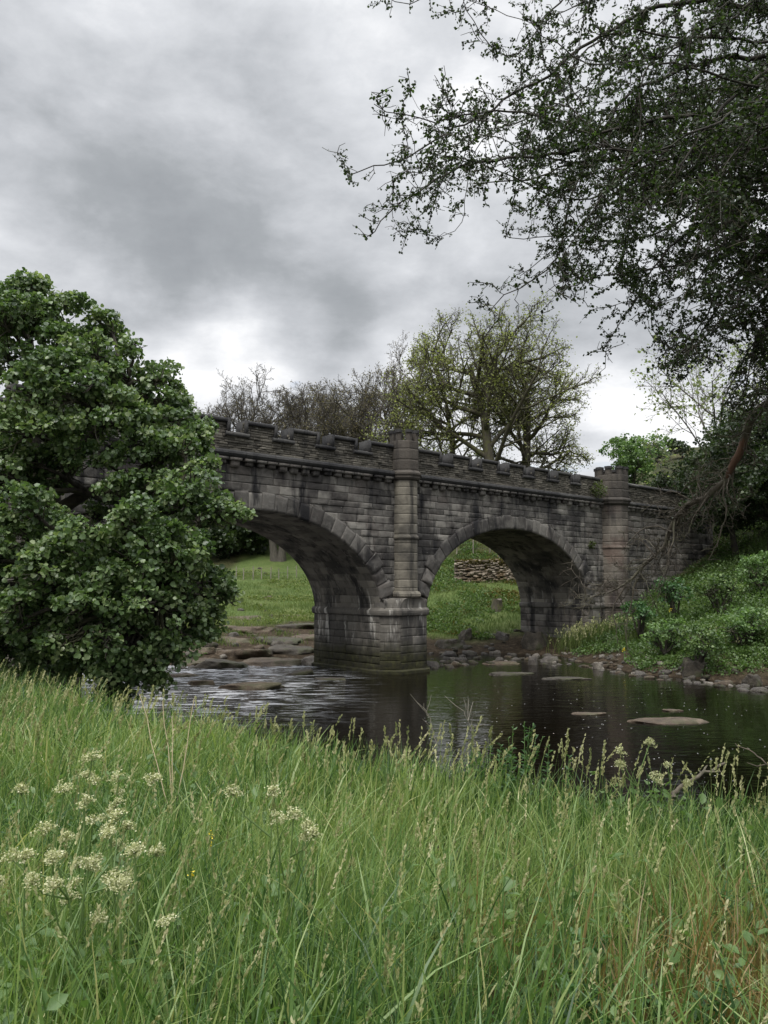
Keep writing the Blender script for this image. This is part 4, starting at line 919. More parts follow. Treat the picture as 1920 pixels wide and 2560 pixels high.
rock('flat_rock', 450, 1692, 80, 10, M_ledge, 22, 'flat brown slab in the white water beside the hanging boughs', RG, dy=.5, flat=1)
rock('boulder', 325, 1700, 120, 26, M_ledge, 23, 'brown rock half hidden under the hanging boughs of the left tree', RG)
rock('boulder', 780, 1662, 55, 24, M_pale, 24, 'pale washed stone tucked against the left side of the pier', RG)
rr = random.Random(5)
LG = 'bedrock ledges beyond the left arch'
LEDGES = [(560, 1668, 150, 24, 0., 'wide front ledge at the water edge beyond the left arch'), (680, 1664, 190, 24, 0., 'widest ledge running to the pier along the water edge'), (470, 1664, 120, 20, 0., 'front ledge at the left beside the hanging boughs'),
    (735, 1632, 130, 24, .15, 'dark undercut ledge touching the left side of the pier'), (600, 1638, 160, 22, .15, 'long middle ledge behind the front ledges'), (500, 1632, 120, 20, .15, 'middle ledge at the left end of the rock shelf'),
    (690, 1606, 140, 18, .3, 'mossy ledge behind the undercut ledge'), (570, 1606, 120, 17, .3, 'ledge in the third row of the rock shelf, left of the mossy one'), (770, 1600, 80, 20, .3, 'upright ledge block close behind the pier'), (500, 1600, 90, 20, .3, 'rounded ledge at the left of the third row'),
    (640, 1578, 150, 14, .5, 'long pale-topped ledge below the grass'), (550, 1574, 90, 14, .5, 'short ledge at the back left of the rock shelf'), (740, 1570, 110, 16, .5, 'back ledge directly left of the pier'), (610, 1548, 120, 12, .75, 'highest ledge at the edge of the grass'), (720, 1545, 110, 12, .75, 'tan rubble ledge at the top right of the rock shelf'), (440, 1630, 90, 26, .2, 'dark ledge end showing through the hanging boughs')]
for k, (px, py, w, h, z, lab) in enumerate(LEDGES):
    rock('ledge', px, py, w, h, M_ledge if k % 3 else M_brown, 100+k, lab, LG, z=z-.05, dy=.75, flat=1, cat='rock ledge')
# shingle along the right shore and under the right arch: countable stones that nothing tells apart
protos = [rock_mesh('shore_stone', m, (1, .8, .55), 300+i, 0, 2) for i, m in enumerate((M_pale, M_grey, M_brown, M_ledge, M_grey, M_brown))]
def stones(n, path, spread, size, label, group, seed):
    rr = random.Random(seed); path = np.array(path)
    for k in range(n):
        u = rr.random()*(len(path)-1); i = int(u); px, py = path[i]*(1-(u-i))+path[i+1]*(u-i)
        p = on_level(px, py+rr.uniform(-spread, spread), .03); s = rr.uniform(*size)*(1.6 if rr.random() < .12 else 1)
        o = bpy.data.objects.new('shore_stone', rr.choice(protos)); COL.objects.link(o); o.location = (p[0], p[1], max(-.04, hz(p[0], p[1]))+s*.12); o.scale = (s, s, s); o.rotation_euler = (rr.uniform(-.2, .2), rr.uniform(-.2, .2), rr.uniform(0, 6.28)); tag(o, label, 'stone', group)
stones(130, [(1390, 1640), (1500, 1662), (1600, 1678), (1700, 1693), (1800, 1703), (1925, 1722)], 14, (.09, .24), 'loose stone in the shingle along the right shore', 'stones of the right shore shingle', 1)
stones(90, [(1075, 1650), (1180, 1640), (1290, 1636), (1400, 1645)], 22, (.10, .32), 'loose stone on the river bed under the right arch', 'stones under the right arch', 2)
stones(70, [(440, 1625), (560, 1600), (680, 1590), (800, 1600)], 55, (.12, .4), 'loose stone among the ledges beyond the left arch', 'stones among the left ledges', 3)

# ------------------------------------------------------------------ field walls and fences
def drystone():
    a, b = at(1140, 1456, 50), at(1345, 1475, 50); u = norm(b-a); w = np.linalg.norm((b-a)[:2]); T = empty('dry_stone_wall', (a[0], a[1], min(hz(a[0], a[1]), a[2])), 0, 'mossy dry stone field wall seen through the right arch', 'wall')
    rng = np.random.default_rng(8); g = G(); base = np.array(T.location); L = w
    def stone_box(g, x, z, sx, sz, y):
        bx = np.array([[-1,-1,-1],[1,-1,-1],[1,1,-1],[-1,1,-1],[-1,-1,1],[1,-1,1],[1,1,1],[-1,1,1]], float)*[sx/2, .2, sz/2]*rng.uniform(.8, 1.0, (8, 3))
        g.add(bx+[x, y, z], [(0,3,2,1),(4,5,6,7),(0,1,5,4),(1,2,6,5),(2,3,7,6),(3,0,4,7)], np.clip(rng.normal(.5, .27), 0, 1))
    z = -.5
    while z < 1.35:
        h = rng.uniform(.07, .13); x = -.1
        while x < L+.2:
            sx = rng.uniform(.10, .36); stone_box(g, x+sx/2, z+h/2+rng.normal(0, .035), sx*1.08, h*rng.uniform(.8, 1.7), rng.uniform(-.08, .06)); x += sx
        z += h
    g.box((0, .08, -.5), (L, .3, 1.3), .1)
    g.build('wall_stones', M_drywall, T)
    g = G(); n = 4200; p = np.stack([rng.uniform(0, L, n), rng.uniform(-.25, .25, n), z+rng.normal(0, .05, n)-rng.exponential(.17, n)], -1); leaves(g, p, rng.normal(0, 1, (n, 3)), rng.normal(0, 1, (n, 3))+[0, -.5, 1], rng.uniform(.05, .12, n), np.clip(rng.normal(.4, .2, n), 0, 1)); g.build('moss', M_moss, T)
M_moss = leafmat('moss', (.05, .045, .012), (.10, .085, .022), (.16, .13, .045), .2, .8, .1)
drystone()
def fence(pts, h, label, rail=None, r=.05, wires=(.35, .65, .95), mat=None):
    P = [np.array([x, y, hz(x, y)]) for x, y in pts]; T = empty('field_fence', P[0], 0, label, 'fence'); rng = np.random.default_rng(int(P[0][0]*10) & 255)
    for p in P:
        g = G(); q = p-P[0]; tubes(g, [(np.array([q-[0, 0, .2], q+[0, 0, h*.5], q+[rng.normal(0, .03), 0, h*rng.uniform(.92, 1.08)]]), np.array([r, r, r*.9]))], 6); g.build('post', mat or M_wood, T)
    g = G()
    for f in wires:
        for a, b in zip(P[:-1], P[1:]): tubes(g, [(np.array([a, (a+b)/2-[0, 0, .03], b])-P[0]+[0, 0, f*h*.95], np.full(3, .006))], 3)
    if wires: g.build('wire', M_wire, T)
    if rail:
        g = G()
        for f in rail:
            for a, b in zip(P[:-1], P[1:]): tubes(g, [(np.array([a, (a+b)/2, b])-P[0]+[0, 0, f*h], np.full(3, .05))], 5)
        g.build('rail', M_wood, T)
fence([((px-960)/F*Y, Y) for px, Y in ((560, 70), (592, 70.5), (610, 71), (634, 71.5), (655, 72), (678, 72.5), (698, 73), (720, 74), (742, 75), (779, 76), (800, 76))], 1.15, 'low wire fence across the green field seen through the left arch')
fence([((px-960)/F*Y, Y) for px, Y in ((1092, 54), (1142, 54), (1183, 54), (1225, 54))], 1.5, 'thin pale fence posts on the slope seen through the right arch', r=.04)
fence([((px-960)/F*Y, Y) for px, Y in ((1248, 53.5), (1300, 54), (1350, 54))], 1.35, 'wooden post and rail fence behind the dry stone wall', rail=(.85, .5), wires=(), r=.09)
def stump():
    p = place(1240, 43.5); T = empty('tree_stump', p, 0, 'weathered tree stump on the grassy bank seen through the right arch', 'stump'); g = G()
    a = np.arange(14)/14*2*math.pi; rr_ = .34*(1+.12*np.sin(3*a+1)+.06*np.sin(7*a)); prof = [(1.3, -.2), (1.0, .1), (.86, .35), (.8, .58)]
    V = np.concatenate([np.stack([rr_*k*np.cos(a), rr_*k*np.sin(a), np.full(14, z)+(.06*np.sin(a*2) if z > .5 else 0)], -1) for k, z in prof]); g.add(V, [(i*14+j, i*14+(j+1) % 14, (i+1)*14+(j+1) % 14, (i+1)*14+j) for i in range(3) for j in range(14)])
    g.build('bark', M_oakbark, T, smooth=True); g = G(); g.add(V[-14:]-[0, 0, .004], [tuple(range(14))]); g.build('cut_top', M_barkdead, T)
stump()

# ------------------------------------------------------------------ grass and undergrowth (uncountable)
def blades(g, base, h, lean, lean_dir, width, tone, curl, segs=4, face=None, rng=None):
    n = len(base); t = np.linspace(0, 1, segs+1)
    out = np.stack([np.cos(lean_dir), np.sin(lean_dir), np.zeros(n)], -1)
    side = np.stack([-np.sin(face), np.cos(face), np.zeros(n)], -1)
    bend = lean[:, None]*t[None]+curl[:, None]*t[None]**2.3; z = h[:, None]*np.sin(np.clip(t[None]*(1.25-.25*np.clip(curl[:, None], 0, 1)), 0, 1.57))/math.sin(1.25) if False else h[:, None]*(t[None]-.28*np.clip(curl[:, None], 0, 2)*t[None]**3)
    C = base[:, None]+out[:, None]*(bend*h[:, None])[..., None]; C[..., 2] += z
    w = width[:, None]*np.array([.7, 1., .9, .6, .06] if segs == 4 else [.8, 1., .7, .06])[None]
    A = C-side[:, None]*w[..., None]/2; Bp = C+side[:, None]*w[..., None]/2
    V = np.stack([A, Bp], 2).reshape(n, -1, 3); m = 2*(segs+1)
    f = np.array([[2*i, 2*i+1, 2*i+3, 2*i+2] for i in range(segs)]); Fa = (f[None]+(np.arange(n)*m)[:, None, None]).reshape(-1, 4)
    g.add(V.reshape(-1, 3), Fa, np.repeat(tone, m))
    return C
def near_grass():
    rng = np.random.default_rng(21); g = G()
    pts = []
    for (y0, y1, dens) in ((.85, 2.2, 1750), (2.2, 3.6, 1700), (3.6, 5.5, 1600), (5.5, 8, 1400), (8, 11.5, 1000), (11.5, 16.5, 650)):
        xm = y1*.56+3.; n = int(dens*1.08*(y1-y0)*2*xm); x = rng.uniform(-xm, xm, n); y = rng.uniform(y0, y1, n); keep = rng.random(n) < np.where(np.abs(x) < y*.56+.4, 1, .5); pts.append(np.stack([x[keep], y[keep]], -1))
    p = np.concatenate(pts); s = sdist(p[:, 0], p[:, 1], NEAR); keep = (s < .35); p = p[keep]; s = s[keep]
    # clumpy: drop some between tussocks
    cl = sn(p[:, 0], p[:, 1], 2.6, 3.); keep = rng.random(len(p)) < .78+.3*cl; p = p[keep]; s = s[keep]; cl = cl[keep]
    n = len(p); x, y = p[:, 0], p[:, 1]; z = height(x, y)
    dry = ss((sn(x, y, .9, 7.)+.55*(x > 0)*np.clip(x/1.5, 0, 1)-.55)/.6); red = np.exp(-((x-1.15)/.33)**2-((y-3.0)/.35)**2)+np.exp(-((x-1.75)/.4)**2-((y-3.2)/.6)**2)+.7*np.exp(-((x-.55)/.2)**2-((y-3.3)/.3)**2)
    h = np.clip(rng.gamma(7, .066, n)*(1+.18*sn(x, y, 1.3, 9.)), .14, .85)*np.where(y < 2.2, .84, .92)*np.where(x > .4, .86, 1.)
    width = (rng.gamma(4, .0021, n)*np.where(y < 2.6, 1.15, .85)).clip(.003, .017)*np.clip(y/5, .9, 1.6)
    wind = np.where(rng.random(n) < .25, rng.normal(.1, .9, n), rng.uniform(0, 6.28, n)); lean = np.abs(rng.normal(.08, .09, n)); curl = np.abs(rng.normal(.22, .36, n)).clip(0, 1.5)
    edge_ = np.exp(-((x-.5)/2.6)**2)*ss((y-3.8)/2.5); h = h*(1-.22*edge_)*(1-.16*ss((y-3.2)/1.5))
    tone = np.clip(.40+.17*sn(x, y, 1.2, 2.)+.1*cl+rng.normal(0, .23, n)+.28*dry, 0, 1); strawy = rng.random(n) < (.03+.12*dry)
    tone = np.where(strawy, rng.uniform(.85, 1, n), np.minimum(tone, .72)); tone = np.where(rng.random(n) < red*.8, rng.uniform(1.2, 1.5, n), tone)
    blades(g, np.stack([x, y, z], -1), h, lean, wind, width, tone, curl, 4, rng.uniform(0, 6.28, n))
    tag(g.build('grass', M_grass, smooth=True), 'long lush meadow grass covering the near river bank', 'grass', kind='stuff')
    # flowering stems with pale seed heads
    g = G(); k = 1500; y = 1.2+rng.power(1.05, k)*11; x = rng.uniform(-1, 1, k)*(y*.54+.3); s = sdist(x, y, NEAR); ok = s < .3; x, y = x[ok], y[ok]; k = len(x); z = height(x, y)
    h = rng.uniform(.5, .95, k)*np.where(y < 2, .8, 1.)*(1-.28*ss((s[ok]+1.6)/1.6)); az = rng.normal(.1, 1.0, k); ln = np.abs(rng.normal(.10, .08, k)); cu = np.abs(rng.normal(.1, .1, k))
    C = blades(g, np.stack([x, y, z], -1), h, ln, az, np.full(k, .0028)*np.clip(y/4, 1, 2.2), rng.uniform(.35, .75, k), cu, 4, rng.uniform(0, 6.28, k))
    tip = C[:, -1]; dr = norm(C[:, -1]-C[:, -2]); m = 26
    u = rng.uniform(0, 1, (k, m)); L = h[:, None]*rng.uniform(.14, .24, (k, 1)); pos = tip[:, None]-dr[:, None]*(u*L)[..., None]+rng.normal(0, .0018, (k, m, 3))*np.clip(y/4, 1, 2)[:, None, None]
    d = dr[:, None]+rng.normal(0, .28, (k, m, 3)); nn = rng.normal(0, 1, (k, m, 3)); sz = rng.uniform(.010, .019, (k, m))*np.clip(y/4, 1, 1.8)[:, None]
    g2 = G(); leaves(g2, pos.reshape(-1, 3), d.reshape(-1, 3), nn.reshape(-1, 3), sz.ravel(), np.repeat(np.clip(rng.normal(.4, .22, k), 0, 1), m), LEAF*[.55, 1, 1])
    o = g.build('grass_stalks', M_grass); tag(o, 'tall flowering grass stalks with pale seed heads above the meadow', 'grass', kind='stuff'); g2.build('seed_heads', M_straw2, o)
    # broad-leaved weeds low among the grass
    g = G(); k = 300; y = 1.7+rng.random(k)**.8*6; x = rng.uniform(-1, 1, k)*(y*.54+.2); s = sdist(x, y, NEAR); ok = (s < .1) & (sn(x, y, 1.0, 12.) > -.1); x, y = x[ok], y[ok]; k = len(x)
    for a, b in zip(x, y):
        m = rng.integers(10, 26); zz = hz(a, b); e = norm(rng.normal(0, 1, (m, 3))+[0, 0, .3]); q = np.array([a, b, zz])+rng.uniform(0, 1, (m, 1))*[0, 0, .36]+rng.normal(0, .05, (m, 3)); leaves(g, q, e, rng.normal(0, .4, (m, 3))+[0, 0, 1], rng.uniform(.03, .085, m), np.clip(rng.normal(.5, .2, m), 0, 1), LEAF*[.75, 1, 1])
    tag(g.build('weeds', M_freshleaf), 'broad-leaved green weeds low among the meadow grass', 'weeds', kind='stuff')
M_straw2 = leafmat('seed_head', (.20, .22, .10), (.37, .37, .19), (.55, .51, .34), .3, .7, .2, 1.1)
near_grass()
def far_cover():
    rng = np.random.default_rng(31); g = G(); n = 150000
    y = rng.uniform(24, 78, n); x = rng.uniform(-.36, .56, n)*y; sf = sdist(x, y, FAR); azm = np.degrees(np.arctan2(x, y)); wl = 1-ss((azm+2)/4)
    edge = 3.0+9.0*wl+1.5*sn(x, y, .6, 3.); ok = (sf > edge*.35) & (rng.random(n) < np.where(sf > edge, .35+.65*(sn(x, y, .8, 4.) > -.3), .9*(sn(x, y, 1.7, 2.) > .25))) & (azm < 15.5)
    # not inside the bridge
    lt = (x-P0[0])*BR[0]+(y-P0[1])*BR[1]; ly = -(x-P0[0])*BR[1]+(y-P0[1])*BR[0]; ok &= ~((ly > -.6) & (ly < WID+.3))
    x, y = x[ok], y[ok]; n = len(x); z = height(x, y); h = rng.uniform(.12, .36, n)*np.where(y < 55, 1, .75)*(1+.5*(sn(x, y, .9, 5.) > .3))
    tone = np.clip(.36+.28*sn(x, y, .5, 11.)+.16*sn(x, y, .14, 3.)+rng.normal(0, .17, n), 0, 1)
    blades(g, np.stack([x, y, z], -1), h, np.abs(rng.normal(.3, .2, n)), rng.uniform(0, 6.28, n), rng.uniform(.014, .03, n), tone, np.abs(rng.normal(.3, .2, n)), 3, rng.uniform(0, 6.28, n))
    tag(g.build('field_grass', M_fargrass), 'bright green rough grass on the far bank beyond the arches', 'grass', kind='stuff')
    # undergrowth of the right-hand bank
    g = G(); n = 15000; y = rng.uniform(22, 60, n); x = rng.uniform(.20, .62, n)*y; sf = sdist(x, y, FAR); lt = (x-P0[0])*BR[0]+(y-P0[1])*BR[1]; ly = -(x-P0[0])*BR[1]+(y-P0[1])*BR[0]
    ok = (sf > 1.0+.8*sn(x, y, .9, 2.)) & ~((ly > -.5) & (ly < WID+.5) & (lt < 26)) & ((x/y > .255) | (ly < -.5)) & (sf < 26); x, y, sf = x[ok], y[ok], sf[ok]; z = height(x, y); k = len(x)
    m = 24; hh = (.45+.5*sn(x, y, .75, 6.)+.25*sn(x, y, 1.9, 3.))*np.clip(sf/3, .3, 1.6); hh = np.clip(hh, .08, 1.4); e = norm(rng.normal(0, 1, (k, m, 3))+[0, 0, .45])
    pos = np.stack([x, y, z], -1)[:, None]+e*np.stack([np.full(k, .32), np.full(k, .32), hh], -1)[:, None]*rng.uniform(.5, 1, (k, m, 1)); tn = np.repeat(np.clip(.42+.22*sn(x, y, .7, 9.)+rng.normal(0, .12, k), 0, 1), m)+rng.normal(0, .1, k*m)
    leaves(g, pos.reshape(-1, 3), (e+rng.normal(0, .6, (k, m, 3))).reshape(-1, 3), (e*.6+rng.normal(0, .4, (k, m, 3))+[0, 0, .6]).reshape(-1, 3), rng.uniform(.045, .12, k*m), np.clip(tn, 0, 1), LEAF*[.95, 1, 1])
    tag(g.build('undergrowth', M_under), 'dense nettles and brambles covering the right river bank', 'undergrowth', kind='stuff')
far_cover()
def bracken():
    rng = np.random.default_rng(41); n = 9000; y = rng.uniform(36, 62, n); x = rng.uniform(.0, .21, n)*y; sf = sdist(x, y, FAR); ly = -(x-P0[0])*BR[1]+(y-P0[1])*BR[0]
    c = sn(x, y, .8, 3.)+.5*sn(x, y, 2.2, 1.); ok = (sf > 2.6) & (ly > WID+.4) & (c > -.12); x, y, c = x[ok], y[ok], c[ok]; k = len(x); m = 16; e = norm(rng.normal(0, 1, (k, m, 3))+[0, 0, .5]); z = height(x, y)
    pos = np.stack([x, y, z], -1)[:, None]+e*np.stack([np.full(k, .25), np.full(k, .25), (.15+.4*np.clip(c, 0, 1))], -1)[:, None]*rng.uniform(.4, 1, (k, m, 1)); sl = ss((x/y-.115)/.05)*ss((y-43)/4); br = rng.random(k) < .06+.75*sl
    for name, mt, sel, lab in (('bank_weeds', M_under, ~br, 'leafy weeds and ferns on the bank seen through the right arch'), ('bracken', M_moss, br, 'rusty bracken on the slope below the dry stone wall')):
        q = pos[sel].reshape(-1, 3); j = len(q); g = G(); leaves(g, q, (e[sel]+rng.normal(0, .6, (sel.sum(), m, 3))).reshape(-1, 3), rng.normal(0, .5, (j, 3))+[0, 0, .9], rng.uniform(.05, .13, j), np.clip(rng.normal(.5, .2, j), 0, 1), LEAF); tag(g.build(name, mt), lab, 'undergrowth', kind='stuff')
    n = 5000; y = rng.uniform(38, 80, n); x = -rng.uniform(.02, .30, n)*y; sf = sdist(x, y, FAR); c = sn(x, y, .5, 8.)+.5*sn(x, y, 1.7, 4.); ok = (sf > 9) & (c > .35); x, y = x[ok], y[ok]; k = len(x); m = 14; e = norm(rng.normal(0, 1, (k, m, 3))+[0, 0, .5]); q = (np.stack([x, y, height(x, y)], -1)[:, None]+e*[.3, .3, .3]*rng.uniform(.3, 1, (k, m, 1))).reshape(-1, 3); j = len(q)
    g = G(); leaves(g, q, e.reshape(-1, 3)+rng.normal(0, .5, (j, 3)), rng.normal(0, .5, (j, 3))+[0, 0, .9], rng.uniform(.07, .16, j), np.clip(rng.normal(.5, .2, j), 0, 1), LEAF); tag(g.build('rough_weeds', M_fargrass), 'rough weedy patches on the green field beyond the left arch', 'undergrowth', kind='stuff')
bracken()
def grass_clump(px, py, n, w, h, mat, label, seed, z=.15, pale=.3, name='reed_clump', wid=.018):
    rng = np.random.default_rng(seed); b = on_level(px, py, z); b[2] = hz(b[0], b[1]); T = empty(name, b, 0, label, 'plant'); g = G()
    p = np.stack([rng.normal(0, w/2, n), rng.normal(0, w/3, n), np.zeros(n)], -1); p[:, 2] = height(p[:, 0]+b[0], p[:, 1]+b[1])-b[2]
    hh = h*rng.uniform(.55, 1.1, n); C = blades(g, p, hh, np.abs(rng.normal(.15, .1, n)), rng.normal(.2, 1.1, n), np.full(n, wid), np.clip(rng.normal(.35, .15, n), 0, 1), np.abs(rng.normal(.2, .15, n)), 4, rng.uniform(0, 6.28, n)); g.build('foliage', mat, T)
    k = int(n*pale)
    if not k: return
    i = rng.choice(n, k, False); g = G(); m = 6; q = np.repeat(C[i, -1], m, 0)+rng.normal(0, .02, (k*m, 3))-[0, 0, 1]*rng.uniform(0, .25, (k*m, 1)); leaves(g, q, rng.normal(0, .25, (k*m, 3))+[.15, 0, 1], rng.normal(0, 1, (k*m, 3)), rng.uniform(.06, .12, k*m), np.clip(rng.normal(.5, .2, k*m), 0, 1), LEAF*[.5, 1, 1]); tag(g.build('seed_heads', M_straw2, T), kind='stuff')
grass_clump(1440, 1628, 420, 1.1, 1.1, M_fargrass, 'tall pale-headed grass clump left of the brambles below the buttress', 1)
grass_clump(1510, 1630, 380, 1.0, 1.0, M_fargrass, 'tall grass clump directly below the drooping dead bough', 2, pale=.15)
grass_clump(1860, 1668, 420, 1.6, .75, M_fargrass, 'bright green grass clump on the right shore at the picture edge', 3, pale=.05, name='grass_clump')
grass_clump(1590, 1640, 260, .8, .6, M_fargrass, 'small fresh grass clump right of the pale-headed clumps', 4, pale=.0, name='grass_clump')

# ------------------------------------------------------------------ individual plants of the near bank
def umbel(rng, FL, RY, T):
    fl = np.array(FL); m = 22; c = np.repeat(fl, m, 0)+rng.normal(0, 1, (len(fl)*m, 3))*[.0075, .0075, .006]; n = len(c); g = G(); tubes(g, RY, 3, .1)
    leaves(g, c, rng.normal(0, 1, (n, 3)), rng.normal(0, .5, (n, 3))+[0, 0, 1], rng.uniform(.004, .008, n), np.clip(rng.normal(.5, .25, n), 0, 1), LEAFW); g.build('umbel', M_umbel, T)
def umbel_plant(px, py, Y, seed, label, heads=6, hscale=1., group='cow parsley in the meadow', size=.031):
    """stem foot below the picture point of its top head"""
    rng = np.random.default_rng(seed); top = at(px, py, Y); zb = hz(top[0], Y); H = max(.4, top[2]-zb); T = empty('umbel_plant', (top[0], Y, zb), 0, label, 'flower', group)
    g = G(); lines = []; tops = []
    t = np.linspace(0, 1, 6)[:, None]; main = np.array([[0, 0, 0]])*(1-t)+np.array([[0, 0, H]])*t+np.array([[.05, .02, 0]])*np.sin(t*3)*rng.normal(0, 1); main = main-main[0]; lines.append((main, np.linspace(.006, .003, 6))); tops.append(main[-1])
    for k in range(heads-1-(heads > 4)):
        f = rng.uniform(.45, .85); a = rng.uniform(0, 6.28); p = main[int(f*5)]; e = p+np.array([math.cos(a)*.16, math.sin(a)*.1, H*(rng.uniform(.75, 1.0)-f)+.06])*hscale; m = (p+e)/2+np.array([math.cos(a), math.sin(a), 0])*.03; lines.append((np.array([p, m, e]), np.array([.004, .003, .002]))); tops.append(e)
    g3 = []
    fl = []
    for tp in tops:
        R_ = size*rng.uniform(.7, 1.3); nr = rng.integers(9, 14); F_, Y_ = [], []; fl.append((F_, Y_))
        for j in range(nr):
            a = rng.uniform(0, 6.28); q = R_*math.sqrt(rng.random()); e = tp+np.array([q*math.cos(a), q*math.sin(a), R_*.75-.75*q*q/R_+rng.normal(0, .006)]); Y_.append((np.array([tp-[0, 0, .01], (tp+e)/2+[0, 0, -.004], e]), np.array([.0014, .0012, .001]))); F_.append(e)
    tubes(g, lines, 6); g.build('stem', M_stem, T, smooth=True)
    ALL = fl
    for FL, RY in ALL: umbel(rng, FL, RY, T)
    g = G(); k = 16; e = np.stack([rng.normal(0, 1, k), rng.normal(0, 1, k), rng.uniform(.1, .6, k)], -1); leaves(g, np.stack([rng.normal(0, .03, k), rng.normal(0, .03, k), rng.uniform(.05, H*.6, k)], -1), e, np.tile([0, 0, 1.], (k, 1))+rng.normal(0, .3, (k, 3)), rng.uniform(.04, .09, k), np.full(k, .5), LEAF*[.7, 1, 1]); g.build('leaves', M_freshleaf, T)
for k, (px, py, Y, hd, lab) in enumerate(((235, 1895, 3.4, 7, 'topmost creamy umbel plant of the left flower patch'), (165, 1975, 3.3, 6, 'creamy umbel plant at the left of the flower patch'), (210, 2010, 3.1, 8, 'fullest creamy umbel plant in the middle of the flower patch'), (270, 2085, 3.0, 4, 'yellowish umbel plant at the right of the flower patch'),
        (335, 2130, 2.9, 3, 'umbel plant standing apart right of the flower patch'), (60, 2145, 2.8, 5, 'umbel plant at the left picture edge'), (130, 2150, 2.8, 5, 'thin umbel plant below the middle of the flower patch'), (290, 2215, 2.7, 3, 'low umbel plant nearest the bottom of the flower patch'), (225, 2170, 2.75, 3, 'small umbel plant between the low one and the edge one'),
        (690, 1985, 3.3, 4, 'pair of white umbels alone in the middle of the meadow'), (735, 2040, 3.2, 3, 'lower white umbel plant just right of the lone pair'), (300, 1950, 3.4, 3, 'faint umbel plant at the upper right of the flower patch'))):
    umbel_plant(px, py, Y, 400+k, lab, hd)
umbel_plant(1628, 1862, 5.3, 450, 'tall pale umbel plant standing on the bank edge against the dark water', 6, .8, None, .042); umbel_plant(1668, 1915, 5.4, 451, 'shorter umbel plant beside the tall one on the bank edge', 3, .7, None, .036)
def stick(name, pts, r0, r1, label, mat, cat='branch', twigs=0, seed=0, tw=.12):
    rng = np.random.default_rng(seed); P = np.array(pts); t = np.linspace(0, len(P)-1, 12); i = np.clip(t.astype(int), 0, len(P)-2); f = (t-i)[:, None]; p = P[i]*(1-f)+P[i+1]*f+rng.normal(0, .006, (12, 3)); o = P[0]; g = G(); tubes(g, [(p-o, np.linspace(r0, r1, 12))], 6); L = []
    for k in range(twigs):
        j = rng.integers(3, 12); e = norm(norm(p[-1]-p[0])+rng.normal(0, .5, 3)); a = p[j]-o; L.append((np.array([a, a+e*tw*.5+rng.normal(0, .01, 3), a+e*tw*rng.uniform(.7, 1.4)]), np.array([r1*1.1, r1, r1*.6])))
    if L: tubes(g, L, 4)
    return tag(g.build(name, mat, None, True, o), label, cat)
stick('driftwood', [at(1685, 1995, 5.3), at(1700, 1968, 5.4), at(1750, 1940, 5.5), at(1812, 1908, 5.7)], .018, .008, 'grey fallen branch lying on the bank edge over the dark water', M_barkdead, twigs=3, seed=2)
stick('dead_stem', [at(1185, 1880, 6.9), at(1180, 1830, 6.9), at(1160, 1780, 6.9)], .006, .003, 'bleached branching dead stem on the bank edge below the pier', M_wood, 'twig', 9, 3, .22)
stick('dead_stem', [at(1095, 1870, 7.2), at(1070, 1790, 7.2), at(1058, 1760, 7.2)], .005, .0025, 'thin bleached dead stem left of the branching one', M_wood, 'twig', 4, 4, .18)
stick('bare_twig', [at(1960, 1935, 5.0), at(1915, 1905, 5.0), at(1868, 1868, 5.1)], .006, .003, 'thin bare twig reaching in at the right edge over the water', M_barkdead, 'twig', 2, 5)
def dry_stalks():
    b = at(430, 1925, 5.6); b[2] = hz(b[0], b[1]); T = empty('dry_stalks', b, 0, 'fan of tall pale dead stalks in the grass below the left tree', 'plant'); 
    for px, py in ((350, 1735), (405, 1755), (485, 1745), (432, 1790)):
        rng = np.random.default_rng(px); e = at(px, py, 5.8)-b; s = np.array([rng.uniform(-.06, .06), 0, 0]); t = np.linspace(0, 1, 7)[:, None]; g = G(); tubes(g, [(s*(1-t)+e*t+rng.normal(0, .004, (7, 3)), np.linspace(.005, .003, 7))], 5); g.build('stalk', M_strawstem, T, smooth=True)
M_strawstem = plain('straw_stem', (.42, .35, .22)); dry_stalks()
def herb(px, py, Y, n, w, h, label, seed, mat=None, lf=.07, name='leafy_herb'):
    rng = np.random.default_rng(seed); b = at(px, py, Y); b[2] = hz(b[0], Y); T = empty(name, b, 0, label, 'plant'); g = G(); gl = G()
    for k in range(n):
        s = np.array([rng.normal(0, w/2), rng.normal(0, w/2), 0]); s[2] = hz(b[0]+s[0], Y+s[1])-b[2]; H = h*rng.uniform(.6, 1.1); e = s+[rng.normal(.05, .06), rng.normal(0, .05), H]; t = np.linspace(0, 1, 5)[:, None]; p = s*(1-t)+e*t; tubes(g, [(p, np.linspace(.004, .002, 5))], 4)
        m = 34; u = rng.uniform(.15, 1, m)[:, None]; a = rng.uniform(0, 6.28, m); d = np.stack([np.cos(a), np.sin(a), rng.uniform(.1, .9, m)], -1); leaves(gl, s*(1-u)+e*u, d, np.tile([0, 0, 1.], (m, 1))+rng.normal(0, .3, (m, 3)), lf*rng.uniform(.6, 1.2, m)*(1.15-.6*u[:, 0]), np.clip(rng.normal(.5, .15, m), 0, 1), LEAF*[.45, 1, 1])
    g.build('stems', M_stem, T); gl.build('leaves', mat or M_bushleaf, T)
herb(1275, 1890, 6.3, 16, .30, .62, 'leafy willowherb clump on the bank edge against the dark water', 1)
herb(1200, 1885, 6.6, 8, .2, .45, 'smaller leafy herb clump left of the willowherb', 2)
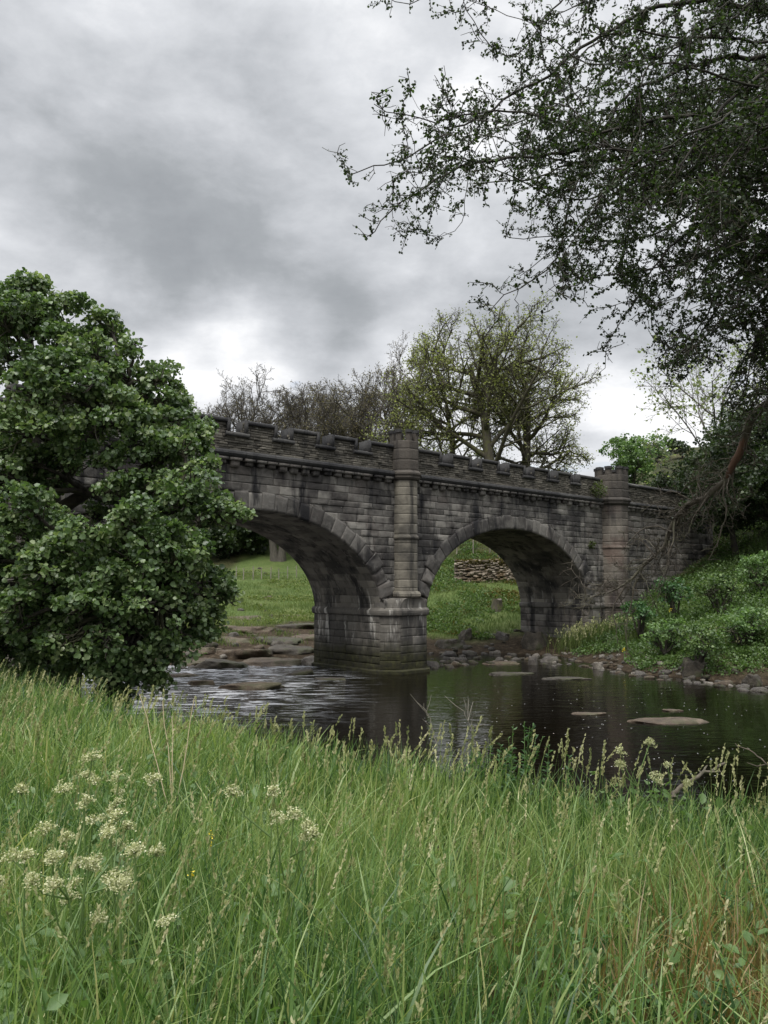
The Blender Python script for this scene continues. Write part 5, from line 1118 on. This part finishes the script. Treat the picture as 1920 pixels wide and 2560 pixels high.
herb(1850, 2110, 3.7, 9, .25, .45, 'grey-green leafy herb at the right edge of the meadow', 3)
herb(1450, 2230, 2.8, 14, .5, .35, 'dark leafy weed clump low in the right meadow', 4, None, .09)
herb(40, 1890, 4.6, 10, .4, .5, 'dark leafy weed clump at the left edge of the meadow', 5)
def flower(px, py, Y, label, seed):
    rng = np.random.default_rng(seed); b = at(px, py, Y); z = hz(b[0], Y); T = empty('yellow_flower', (b[0], Y, z), 0, label, 'flower'); H = max(b[2]-z, .3); g = G(); tubes(g, [(np.array([[0, 0, 0], [.01, 0, H*.5], [0, 0, H]]), np.array([.003, .0025, .002])) if Y < 10 else (np.array([[0, 0, 0], [.01, 0, H*.5], [0, 0, H]]), np.array([.02, .02, .015]))], 4); g.build('stem', M_stem, T)
    s = .007 if Y < 10 else .05; n = 16; c = rng.normal(0, 1, (n, 3))*[s*.5, s*.5, s*(2.2 if Y < 10 else .7)]+[0, 0, H]; g = G(); leaves(g, c, rng.normal(0, 1, (n, 3)), rng.normal(0, 1, (n, 3))+[0, 0, 1], rng.uniform(.6, 1.1, n)*s, rng.random(n)); g.build('petals', M_yellow, T)
flower(480, 2185, 2.6, 'small yellow flower spike low in the left meadow', 1); flower(530, 2100, 2.9, 'second yellow flower spike higher up in the left meadow', 2); flower(1560, 1625, 30.5, 'yellow flag flower on the far shore below the dead bough', 3); flower(1675, 1525, 31, 'yellow flower among the nettles of the right bank', 4)
# foam flecks drifting on the pool
def flecks():
    rng = np.random.default_rng(6); g = G(); n = 260
    for k in range(n):
        px, py = rng.uniform(1060, 1920), rng.uniform(1700, 1960); p = on_level(px, py, .006)
        if hz(p[0], p[1]) > -.05: continue
        a = rng.uniform(0, 6.28, 6)+0; a.sort(); r = rng.uniform(.006, .018); g.add([(p[0]+r*rng.uniform(.6, 1.2)*math.cos(x), p[1]+r*rng.uniform(.6, 1.2)*math.sin(x), .006) for x in np.arange(6)*1.047], [tuple(range(6))])
    tag(g.build('foam_flecks', M_foam), 'white flecks of foam drifting on the dark pool', 'foam', kind='stuff')
flecks()
